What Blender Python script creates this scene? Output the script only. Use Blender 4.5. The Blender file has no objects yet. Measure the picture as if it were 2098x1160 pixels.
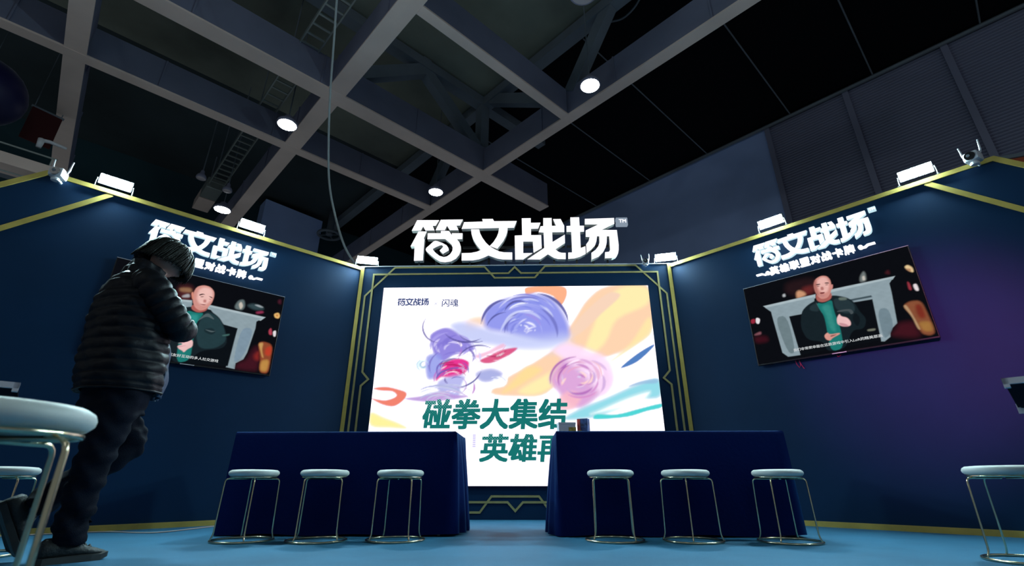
import bpy, bmesh, math, random
import numpy as np
from mathutils import Vector, Matrix
from mathutils.geometry import tessellate_polygon
random.seed(7)
R = math.radians
SC = bpy.context.scene
COL = SC.collection

# ------------------------------------------------------------------ camera, world, exposure
cam_d = bpy.data.cameras.new('camera')
cam = bpy.data.objects.new('camera', cam_d)
COL.objects.link(cam)
cam.location = (0.053, -5.753, 0.3764)
cam.rotation_euler = (R(90 + 22.443), 0, R(1.427))
cam_d.sensor_width = 36
cam_d.lens = 987.17 / 2098 * 36
cam_d.clip_end = 200
cam_d.dof.use_dof = True
cam_d.dof.focus_distance = 4.6
cam_d.dof.aperture_fstop = 2.8
SC.camera = cam

world = bpy.data.worlds.new('hall_ambience')
SC.world = world
world.use_nodes = True
bg = world.node_tree.nodes['Background']
bg.inputs[0].default_value = (0.80, 0.92, 1.0, 1)
bg.inputs[1].default_value = 0.145

FLOOD_POWER = 950.0      # emission of the flood-light lenses
SCREEN_GAIN = 1.55       # the LED wall is slightly over-exposed in the photograph
TV_GAIN = 1.0
PURPLE_POWER = 1150.0

sd = bpy.data.lights.new('magenta_stage_light', 'SPOT')   # coloured light of a neighbouring stand
sd.energy = PURPLE_POWER
sd.color = (0.78, 0.13, 0.45)
sd.spot_size = R(33)
sd.spot_blend = 1.0
sd.shadow_soft_size = 0.15
so = bpy.data.objects.new('magenta_stage_light', sd)
COL.objects.link(so)
so.location = (1.6, -5.2, 2.3)
so.rotation_euler = (Vector((3.55, -1.55, 1.42)) - so.location).to_track_quat('-Z', 'Y').to_euler()

# hall lighting behind the camera (the aisle lamps of the exhibition hall)
for i, (x, y, z, e, s) in enumerate([(-6.0, -9.5, 6.8, 110, 0.25), (1.5, -11.5, 6.8, 110, 0.25)]):
    ld = bpy.data.lights.new('aisle_lamp', 'POINT')
    ld.energy = e
    ld.color = (0.86, 0.95, 1.0)
    ld.shadow_soft_size = s
    lo = bpy.data.objects.new('aisle_lamp', ld)
    lo.location = (x, y, z)
    COL.objects.link(lo)

SC.view_settings.view_transform = 'Standard'
SC.view_settings.look = 'None'
SC.view_settings.exposure = 0.0
SC.view_settings.gamma = 1.0
SC.view_settings.use_curve_mapping = False
try:
    SC.cycles.use_denoising = True
    SC.cycles.sample_clamp_indirect = 4.0
    SC.cycles.max_bounces = 6
except Exception:
    pass

# ------------------------------------------------------------------ helpers
def lin(c):
    c = np.asarray(c, float) / 255.0
    return np.where(c <= 0.04045, c / 12.92, ((c + 0.055) / 1.055) ** 2.4)

def rgb(*c):
    return tuple(float(v) for v in lin(c)) + (1.0,)

MATS = {}
def mat(name, color, rough=0.6, metal=0.0, spec=0.5, bump=None, vary=None, sheen=0.0, sheen_tint=None, emit=None, strength=0.0):
    """Principled material; bump=(scale, strength) noise relief, vary=(scale, amount) noise in the base colour."""
    m = bpy.data.materials.new(name)
    m.use_nodes = True
    nt = m.node_tree
    b = nt.nodes['Principled BSDF']
    b.inputs['Base Color'].default_value = color
    b.inputs['Roughness'].default_value = rough
    b.inputs['Metallic'].default_value = metal
    b.inputs['Specular IOR Level'].default_value = spec
    if sheen:
        b.inputs['Sheen Weight'].default_value = sheen
        b.inputs['Sheen Roughness'].default_value = 0.35
        if sheen_tint:
            b.inputs['Sheen Tint'].default_value = sheen_tint
    tc = nt.nodes.new('ShaderNodeTexCoord')
    if bump:
        n = nt.nodes.new('ShaderNodeTexNoise')
        n.inputs['Scale'].default_value = bump[0]
        n.inputs['Detail'].default_value = 4
        nt.links.new(tc.outputs['Object'], n.inputs['Vector'])
        bp = nt.nodes.new('ShaderNodeBump')
        bp.inputs['Strength'].default_value = bump[1]
        bp.inputs['Distance'].default_value = 0.02
        nt.links.new(n.outputs['Fac'], bp.inputs['Height'])
        nt.links.new(bp.outputs['Normal'], b.inputs['Normal'])
    if vary:
        n = nt.nodes.new('ShaderNodeTexNoise')
        n.inputs['Scale'].default_value = vary[0]
        n.inputs['Detail'].default_value = 5
        nt.links.new(tc.outputs['Object'], n.inputs['Vector'])
        r = nt.nodes.new('ShaderNodeValToRGB')
        lo = tuple(c * (1 - vary[1]) for c in color[:3]) + (1,)
        hi = tuple(min(1, c * (1 + vary[1])) for c in color[:3]) + (1,)
        r.color_ramp.elements[0].position = 0.3
        r.color_ramp.elements[0].color = lo
        r.color_ramp.elements[1].position = 0.7
        r.color_ramp.elements[1].color = hi
        nt.links.new(n.outputs['Fac'], r.inputs['Fac'])
        nt.links.new(r.outputs['Color'], b.inputs['Base Color'])
    if emit:
        b.inputs['Emission Color'].default_value = emit
        b.inputs['Emission Strength'].default_value = strength
    MATS[name] = m
    return m

def emission_mat(name, color=None, strength=1.0, attr=None):
    m = bpy.data.materials.new(name)
    m.use_nodes = True
    nt = m.node_tree
    nt.nodes.clear()
    out = nt.nodes.new('ShaderNodeOutputMaterial')
    e = nt.nodes.new('ShaderNodeEmission')
    e.inputs['Strength'].default_value = strength
    if attr:
        a = nt.nodes.new('ShaderNodeAttribute')
        a.attribute_name = attr
        nt.links.new(a.outputs['Color'], e.inputs['Color'])
    else:
        e.inputs['Color'].default_value = color
    nt.links.new(e.outputs[0], out.inputs[0])
    MATS[name] = m
    return m

def link_mesh(name, me, m=None, parent=None, loc=None, rotz=None, smooth=False, kind=None):
    if m is not None:
        me.materials.clear()
        me.materials.append(m)
    if smooth:
        for p in me.polygons:
            p.use_smooth = True
    o = bpy.data.objects.new(name, me)
    COL.objects.link(o)
    if parent is not None:
        o.parent = parent
    if loc is not None:
        o.location = loc
    if rotz is not None:
        o.rotation_euler = (0, 0, rotz)
    if kind:
        o['kind'] = kind
    return o

class MB:
    """Collects shapes into one mesh."""
    def __init__(self):
        self.v, self.f = [], []
    def add(self, vs, fs):
        k = len(self.v)
        self.v += [tuple(map(float, v)) for v in vs]
        self.f += [tuple(i + k for i in f) for f in fs]
        return self
    def box(self, x0, x1, y0, y1, z0, z1):
        vs = [(x, y, z) for z in (z0, z1) for y in (y0, y1) for x in (x0, x1)]
        return self.add(vs, [(0, 2, 3, 1), (4, 5, 7, 6), (0, 1, 5, 4), (1, 3, 7, 5), (3, 2, 6, 7), (2, 0, 4, 6)])
    def cbox(self, x0, x1, y0, y1, z0, z1, b):
        """box with bevelled edges (all twelve)."""
        bm = bmesh.new()
        bmesh.ops.create_cube(bm, size=1)
        bmesh.ops.scale(bm, vec=(x1 - x0, y1 - y0, z1 - z0), verts=bm.verts)
        bmesh.ops.translate(bm, vec=((x0 + x1) / 2, (y0 + y1) / 2, (z0 + z1) / 2), verts=bm.verts)
        bmesh.ops.bevel(bm, geom=bm.edges[:], offset=b, segments=2, affect='EDGES', profile=0.5)
        return self.bm(bm)
    def bm(self, bm):
        bm.verts.index_update()
        self.add([v.co[:] for v in bm.verts], [[v.index for v in f.verts] for f in bm.faces])
        bm.free()
        return self
    def tube(self, pts, r, n=8, closed=False, caps=True):
        pts = [Vector(p) for p in pts]
        N = len(pts)
        rr = r if isinstance(r, (list, tuple)) else [r] * N
        vs, fs = [], []
        prev = None
        for i, p in enumerate(pts):
            a = pts[(i - 1) % N] if (closed or i > 0) else p
            b = pts[(i + 1) % N] if (closed or i < N - 1) else p
            t = (b - a).normalized()
            if prev is None:
                ref = Vector((0, 0, 1)) if abs(t.z) < 0.9 else Vector((1, 0, 0))
                u = t.cross(ref).normalized()
            else:
                u = (prev - t * prev.dot(t)).normalized()
            prev = u
            w = t.cross(u)
            for k in range(n):
                ang = 2 * math.pi * k / n
                vs.append(p + (u * math.cos(ang) + w * math.sin(ang)) * rr[i])
        for i in range(N if closed else N - 1):
            j = (i + 1) % N
            for k in range(n):
                l = (k + 1) % n
                fs.append((i * n + k, i * n + l, j * n + l, j * n + k))
        if caps and not closed:
            fs.append(tuple(range(n - 1, -1, -1)))
            fs.append(tuple((N - 1) * n + k for k in range(n)))
        return self.add(vs, fs)
    def lathe(self, prof, n=32, c=(0, 0, 0)):
        vs, fs = [], []
        for (r, z) in prof:
            for k in range(n):
                a = 2 * math.pi * k / n
                vs.append((c[0] + r * math.cos(a), c[1] + r * math.sin(a), c[2] + z))
        for i in range(len(prof) - 1):
            for k in range(n):
                l = (k + 1) % n
                fs.append((i * n + k, i * n + l, (i + 1) * n + l, (i + 1) * n + k))
        fs.append(tuple(range(n - 1, -1, -1)))
        fs.append(tuple((len(prof) - 1) * n + k for k in range(n)))
        return self.add(vs, fs)
    def ball(self, c, r, u=12, v=8):
        bm = bmesh.new()
        bmesh.ops.create_uvsphere(bm, u_segments=u, v_segments=v, radius=1)
        rr = r if isinstance(r, (list, tuple)) else (r, r, r)
        bmesh.ops.scale(bm, vec=rr, verts=bm.verts)
        bmesh.ops.translate(bm, vec=c, verts=bm.verts)
        return self.bm(bm)
    def prism(self, poly, y0, y1):
        """poly in (x, z), extruded from y0 (front) to y1 (back)."""
        n = len(poly)
        tris = tessellate_polygon([[Vector((p[0], p[1], 0)) for p in poly]])
        vs = [(p[0], y0, p[1]) for p in poly] + [(p[0], y1, p[1]) for p in poly]
        fs = []
        area = sum(poly[i][0] * poly[(i + 1) % n][1] - poly[(i + 1) % n][0] * poly[i][1] for i in range(n))
        for t in tris:
            a, b, c = [poly[i] for i in t]
            ccw = (b[0] - a[0]) * (c[1] - a[1]) - (b[1] - a[1]) * (c[0] - a[0]) > 0
            t = tuple(t) if ccw else (t[0], t[2], t[1])
            fs.append(t)
            fs.append((t[2] + n, t[1] + n, t[0] + n))
        for i in range(n):
            j = (i + 1) % n
            fs.append((i, i + n, j + n, j) if area > 0 else (i, j, j + n, i + n))
        return self.add(vs, fs)
    def ribbon(self, pts, w, y0, y1, closed=False):
        """strip of width w along pts (x, z) with mitred corners, thickness y0..y1."""
        P = [np.array(p, float) for p in pts]
        N = len(P)
        L, Q = [], []
        for i in range(N):
            ds = []
            if closed or i > 0:
                d = P[i] - P[(i - 1) % N]; ds.append(d / np.hypot(*d))
            if closed or i < N - 1:
                d = P[(i + 1) % N] - P[i]; ds.append(d / np.hypot(*d))
            ns = [np.array((-d[1], d[0])) for d in ds]
            if len(ns) == 2:
                m = ns[0] + ns[1]
                m /= np.hypot(*m)
                k = 1 / max(0.35, float(m @ ns[0]))
            else:
                m, k = ns[0], 1
            L.append(P[i] + m * k * w / 2)
            Q.append(P[i] - m * k * w / 2)
        for i in range(N if closed else N - 1):
            j = (i + 1) % N
            self.prism([tuple(Q[i]), tuple(Q[j]), tuple(L[j]), tuple(L[i])], y0, y1)
        return self
    def mesh(self, name):
        me = bpy.data.meshes.new(name)
        me.from_pydata(self.v, [], self.f)
        me.update()
        return me
    def build(self, name, m, parent=None, loc=None, rotz=None, smooth=False, kind=None):
        return link_mesh(name, self.mesh(name), m, parent, loc, rotz, smooth, kind)

def shade_auto(o, ang=40):
    me = o.data
    for p in me.polygons:
        p.use_smooth = True
    try:
        me.set_sharp_from_angle(angle=R(ang))
    except Exception:
        pass
    return o

def tag(o, label=None, cat=None, group=None, kind=None):
    if label: o['label'] = label
    if cat: o['category'] = cat
    if group: o['group'] = group
    if kind: o['kind'] = kind
    return o

def thing(name, label, cat, loc=(0, 0, 0), rotz=0, group=None):
    o = bpy.data.objects.new(name, None)
    o.empty_display_size = 0.1
    COL.objects.link(o)
    o.location = loc
    o.rotation_euler = (0, 0, rotz)
    return tag(o, label, cat, group)

def dup(root, loc, rotz, label=None, group=None):
    r = root.copy(); COL.objects.link(r)
    r.location = loc; r.rotation_euler = (0, 0, rotz)
    if label: r['label'] = label
    if group: r['group'] = group
    for ch in list(root.children):
        c = ch.copy(); COL.objects.link(c); c.parent = r
        for g in ch.children:
            d = g.copy(); COL.objects.link(d); d.parent = c
    return r

_dg = None
def text_mesh(s, height, heavy=0.0, extrude=0.0, shear=0.0, spacing=1.0, name='lettering', width=None):
    """Text as a mesh in the x/z plane facing -y, bounding box from (0,0) to (w, height)."""
    cu = bpy.data.curves.new('tmp_text', 'FONT')
    cu.body = s
    cu.size = 1.0
    cu.extrude = extrude
    cu.shear = shear
    cu.space_character = spacing
    cu.resolution_u = 3
    o = bpy.data.objects.new('tmp_text', cu)
    COL.objects.link(o)
    dg = bpy.context.evaluated_depsgraph_get()
    me = bpy.data.meshes.new_from_object(o.evaluated_get(dg))
    bpy.data.objects.remove(o)
    bpy.data.curves.remove(cu)
    me.name = name
    if heavy:                # heavier strokes: the outlines repeated around themselves
        bm = bmesh.new()
        for i in range(9):
            hx, hy = (i % 3 - 1) * heavy, (i // 3 - 1) * heavy * 0.8
            k0 = len(bm.verts)
            bm.from_mesh(me)
            bm.verts.ensure_lookup_table()
            for v in bm.verts[k0:]:
                v.co += Vector((hx, hy, 0.0004 * i))
        bm.to_mesh(me)
        bm.free()
    co = np.array([v.co[:] for v in me.vertices]) if len(me.vertices) else np.zeros((1, 3))
    lo, hi = co.min(0), co.max(0)
    k = height / max(1e-6, hi[1] - lo[1])
    kx = width / max(1e-6, hi[0] - lo[0]) if width else k
    for v in me.vertices:
        x, y, z = v.co
        v.co = ((x - lo[0]) * kx, -z * k, (y - lo[1]) * k)
    me.update()
    return me

def smooth_poly(pts, n=4):
    """closed Catmull-Rom through pts."""
    P = np.array(pts, float)
    N = len(P)
    out = []
    for i in range(N):
        p0, p1, p2, p3 = P[i - 1], P[i], P[(i + 1) % N], P[(i + 2) % N]
        for t in np.linspace(0, 1, n, endpoint=False):
            out.append(0.5 * (2 * p1 + (p2 - p0) * t + (2 * p0 - 5 * p1 + 4 * p2 - p3) * t * t + (3 * p1 - p0 - 3 * p2 + p3) * t ** 3))
    return np.array(out)

def cut_corners(pts, it=2):
    """closed polygon with its corners rounded off (no overshoot)"""
    P = np.array(pts, float)
    for _ in range(it):
        Q = np.roll(P, -1, 0)
        P = np.stack([P * 0.78 + Q * 0.22, P * 0.22 + Q * 0.78], 1).reshape(-1, 2)
    return P

def soft_mask(X, Y, poly, blur):
    """1 inside the polygon, 0 outside, soft over +-blur (signed distance)."""
    lo, hi = poly.min(0) - 2 * blur, poly.max(0) + 2 * blur
    idx = np.where((X > lo[0]) & (X < hi[0]) & (Y > lo[1]) & (Y < hi[1]))[0]
    m = np.zeros(X.shape)
    if len(idx) == 0:
        return m
    x, y = X[idx], Y[idx]
    d2 = np.full(x.shape, 1e9)
    inside = np.zeros(x.shape, bool)
    N = len(poly)
    for i in range(N):
        ax, ay = poly[i]
        bx, by = poly[(i + 1) % N]
        ex, ey = bx - ax, by - ay
        L = ex * ex + ey * ey + 1e-12
        t = np.clip(((x - ax) * ex + (y - ay) * ey) / L, 0, 1)
        d2 = np.minimum(d2, (x - ax - t * ex) ** 2 + (y - ay - t * ey) ** 2)
        if ay != by:
            c = ((ay > y) != (by > y)) & (x < (bx - ax) * (y - ay) / (by - ay) + ax)
            inside ^= c
    d = np.sqrt(d2) * np.where(inside, 1, -1)
    m[idx] = np.clip(d / (2 * blur) + 0.5, 0, 1)
    m[idx] = m[idx] ** 2 * (3 - 2 * m[idx])
    return m

HARD_EDGED = ((140, 158, 166), (168, 184, 190), (8, 12, 18), (8, 14, 20), (60, 76, 84))
def picture_mesh(name, w, h, nx, ny, base, layers, curve=4, blur_scale=1.0, gain=1.0, texture=0.0):
    """A flat lit picture: a fine grid w x h (x right, z up, facing -y) whose vertices carry the picture's colours."""
    gx, gy = np.meshgrid(np.linspace(0, 1, nx), np.linspace(0, 1, ny))
    X, Y = gx.ravel() * w, gy.ravel() * h
    C = np.tile(lin(base), (len(X), 1))
    for col, bl, al, pts in layers:
        P = np.array([(a * w, b * h) for a, b in pts])
        if curve > 0:
            P = smooth_poly(P, curve)
        elif curve < 0 and col not in HARD_EDGED:
            P = cut_corners(P)
        m = soft_mask(X, Y, P, max(bl * blur_scale * w, 0.6 * w / nx)) * al
        C = C * (1 - m[:, None]) + lin(col) * m[:, None]
    if texture:              # uneven tone within the picture's flat areas
        a, b = X / w * 40, Y / h * 24
        n = np.sin(a + 2 * np.sin(b * .7)) * np.sin(b * 1.3 + 1.7 * np.sin(a * .6)) + .6 * np.sin(2.3 * a - b * 1.9 + np.sin(b * 3)) + .4 * np.sin(5 * b + 3.1 * a)
        C = C * (1 + texture * n)[:, None] + 0.0012
    if gain != 1.0:          # an over-exposed screen: its whites reach beyond the picture's range
        k = np.clip((C.min(1) - 0.55) / 0.4, 0, 1)
        C = C * (1 + (gain - 1) * (k * k * (3 - 2 * k)))[:, None]
    me = bpy.data.meshes.new(name)
    vs = np.stack([X, np.zeros_like(X), Y], 1)
    i = np.arange(nx * ny).reshape(ny, nx)
    q = np.stack([i[:-1, :-1], i[:-1, 1:], i[1:, 1:], i[1:, :-1]], -1).reshape(-1, 4)
    me.vertices.add(len(vs))
    me.vertices.foreach_set('co', vs.ravel())
    me.loops.add(q.size)
    me.loops.foreach_set('vertex_index', q.ravel().astype(np.int32))
    me.polygons.add(len(q))
    me.polygons.foreach_set('loop_start', np.arange(0, q.size, 4, dtype=np.int32))
    me.update(calc_edges=True)
    a = me.color_attributes.new('picture', 'FLOAT_COLOR', 'POINT')
    a.data.foreach_set('color', np.concatenate([C, np.ones((len(C), 1))], 1).astype(np.float32).ravel())
    return me

# ------------------------------------------------------------------ materials
M_NAVY = mat('navy_booth_panel', (0.0034, 0.025, 0.070, 1), rough=0.6, spec=0.12, bump=(60, 0.02), vary=(1.5, 0.10))
M_GOLD = mat('matt_gold_strip', (0.52, 0.40, 0.09, 1), rough=0.5, metal=0.25, vary=(9, 0.12))
M_GOLDTHIN = mat('pale_gold_strip', (0.40, 0.34, 0.13, 1), rough=0.5, metal=0.2, vary=(9, 0.12))
M_CARPET = mat('blue_carpet', (0.034, 0.168, 0.300, 1), rough=0.55, spec=0.22, bump=(260, 0.5), vary=(2.2, 0.13))
M_CLOTH = mat('navy_tablecloth', (0.0006, 0.0075, 0.072, 1), rough=0.85, spec=0.06, bump=(40, 0.08), sheen=0.35, sheen_tint=(0.08, 0.55, 1.0, 1))
M_BEAM = mat('beige_uplit_steel', (0.80, 0.64, 0.565, 1), rough=0.6, vary=(0.9, 0.12))  # beam flanges: warm light from below is put into this colour
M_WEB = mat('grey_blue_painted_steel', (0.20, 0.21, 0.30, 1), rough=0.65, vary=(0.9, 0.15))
M_BRACE = mat('dark_grey_steel', (0.14, 0.17, 0.20, 1), rough=0.7, vary=(1.2, 0.15))
M_DECK = mat('dark_roof_deck', (0.19, 0.21, 0.17, 1), rough=0.9, vary=(0.35, 0.5))
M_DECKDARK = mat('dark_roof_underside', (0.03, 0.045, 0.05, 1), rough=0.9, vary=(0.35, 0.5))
M_BLACK = mat('unlit_ceiling_panel', (0.003, 0.004, 0.006, 1), rough=0.9, spec=0.1)  # this part of the roof is unlit; its darkness is put into the colour
M_HALLWALL = mat('blue_lit_hall_wall', (0.36, 0.50, 0.86, 1), rough=0.85, vary=(0.4, 0.15))  # blue light of the floodlights is put into the wall colour
M_RIB = mat('grey_ribbed_metal_wall', (0.22, 0.23, 0.33, 1), rough=0.7, vary=(0.4, 0.1))
M_FARWALL = mat('dark_far_wall', (0.012, 0.045, 0.058, 1), rough=0.9, vary=(0.3, 0.3))
M_STEEL = mat('galvanised_steel', (0.36, 0.40, 0.38, 1), rough=0.45, metal=0.5)
M_SEAT = mat('off_white_leatherette', (0.62, 0.64, 0.62, 1), rough=0.5, spec=0.4, bump=(180, 0.05))
M_BRASS = mat('polished_gold_metal', (0.78, 0.70, 0.48, 1), rough=0.2, metal=1.0)
M_WHITEPL = mat('white_plastic', (0.62, 0.64, 0.68, 1), rough=0.45)
M_DARKPL = mat('black_plastic', (0.008, 0.008, 0.010, 1), rough=0.25)
M_FLOODBODY = mat('floodlight_housing', (0.10, 0.105, 0.115, 1), rough=0.6)
M_LETTERSIDE = mat('pale_letter_return', (0.62, 0.60, 0.55, 1), rough=0.6)
M_ALU = mat('brushed_aluminium', (0.72, 0.72, 0.80, 1), rough=0.35, metal=0.7)
M_TABLEUNDER = mat('dark_table_underside', (0.006, 0.006, 0.014, 1), rough=0.9, spec=0.03)
M_CABLE = mat('grey_cable_sheath', (0.34, 0.38, 0.38, 1), rough=0.6)
M_REDCORD = mat('red_cord', (0.25, 0.01, 0.06, 1), rough=0.7)
E_LETTER = emission_mat('lit_letter_face', (0.97, 0.95, 1.0, 1), 1.25)
E_SIDELETTER = emission_mat('lit_side_letter_face', (0.95, 0.96, 1.0, 1), 1.5)
E_HALO = emission_mat('lit_side_letter_edge', (0.62, 0.9, 1.0, 1), 0.9)
E_FLOOD = emission_mat('floodlight_lens', (0.62, 0.93, 1.0, 1), FLOOD_POWER)
E_BAY = emission_mat('high_bay_lens', (0.93, 0.99, 1.0, 1), 26.0)
E_LED = emission_mat('led_wall_picture', strength=1.0, attr='picture')
E_TV = emission_mat('tv_picture', strength=TV_GAIN, attr='picture')
E_SUB = emission_mat('subtitle_white', rgb(225, 230, 232), 0.85)
E_LOGO = emission_mat('print_slate_blue', rgb(70, 84, 128), 1.0)
E_LOGOGREY = emission_mat('print_pale_grey', rgb(176, 180, 200), 1.2)
E_VERT = emission_mat('print_lavender', rgb(196, 190, 232), 1.2)
E_TM = emission_mat('trademark_plate_face', rgb(136, 150, 166), 1.0)

def halftone_green():
    """green print with a fading halftone of pale dots, like the poster's headline"""
    m = bpy.data.materials.new('print_green_halftone')
    m.use_nodes = True
    nt = m.node_tree
    nt.nodes.clear()
    N = nt.nodes.new
    out, e, tc = N('ShaderNodeOutputMaterial'), N('ShaderNodeEmission'), N('ShaderNodeTexCoord')
    mp = N('ShaderNodeMapping')
    mp.inputs['Rotation'].default_value = (0, R(45), 0)
    mp.inputs['Scale'].default_value = (48, 48, 48)
    nt.links.new(tc.outputs['Object'], mp.inputs['Vector'])
    fr = N('ShaderNodeVectorMath'); fr.operation = 'FRACTION'
    nt.links.new(mp.outputs[0], fr.inputs[0])
    sb = N('ShaderNodeVectorMath'); sb.operation = 'SUBTRACT'
    sb.inputs[1].default_value = (0.5, 0.5, 0.5)
    nt.links.new(fr.outputs[0], sb.inputs[0])
    ml = N('ShaderNodeVectorMath'); ml.operation = 'MULTIPLY'
    ml.inputs[1].default_value = (1, 0, 1)
    nt.links.new(sb.outputs[0], ml.inputs[0])
    ln = N('ShaderNodeVectorMath'); ln.operation = 'LENGTH'
    nt.links.new(ml.outputs[0], ln.inputs[0])
    sx = N('ShaderNodeSeparateXYZ')
    nt.links.new(tc.outputs['Object'], sx.inputs[0])
    # dot radius grows with the object's own "halftone" axis (z up for the first row, z down for the second)
    rad = N('ShaderNodeMapRange')
    rad.inputs['From Min'].default_value = 0.13
    rad.inputs['From Max'].default_value = 0.36
    rad.inputs['To Min'].default_value = 0.0
    rad.inputs['To Max'].default_value = 0.40
    nt.links.new(sx.outputs['Z'], rad.inputs['Value'])
    fade = N('ShaderNodeMapRange')
    fade.inputs['From Min'].default_value = 0.15
    fade.inputs['From Max'].default_value = 1.05
    fade.inputs['To Min'].default_value = 1.0
    fade.inputs['To Max'].default_value = 0.0
    nt.links.new(sx.outputs['X'], fade.inputs['Value'])
    mu = N('ShaderNodeMath'); mu.operation = 'MULTIPLY'
    nt.links.new(rad.outputs[0], mu.inputs[0]); nt.links.new(fade.outputs[0], mu.inputs[1])
    lt = N('ShaderNodeMath'); lt.operation = 'LESS_THAN'
    nt.links.new(ln.outputs['Value'], lt.inputs[0]); nt.links.new(mu.outputs[0], lt.inputs[1])
    mx = N('ShaderNodeMixRGB')
    mx.inputs[1].default_value = rgb(24, 116, 112)
    mx.inputs[2].default_value = rgb(150, 205, 198)
    nt.links.new(lt.outputs[0], mx.inputs[0])
    nt.links.new(mx.outputs[0], e.inputs['Color'])
    nt.links.new(e.outputs[0], out.inputs[0])
    return m
E_GREEN = halftone_green()

# ------------------------------------------------------------------ frames of reference
X0 = -0.055               # centre of the back wall
HW = 2.025                # half its width
U = np.array([-1, 1, 0]) / math.sqrt(2)    # the hall's beams run along these two directions
V = np.array([1, 1, 0]) / math.sqrt(2)
def uv(u, v, z):
    p = U * u + V * v
    return (float(p[0]), float(p[1]), z)
S2 = math.sqrt(0.5)
def side_point(sgn, s, off, z):
    """point on a side wall: s along the wall from the corner, off in front of it."""
    return (X0 + sgn * (HW + s * S2) - sgn * off * S2, -s * S2 - off * S2, z)
SIDE_ROT = {1: R(-45), -1: R(45)}

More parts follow.
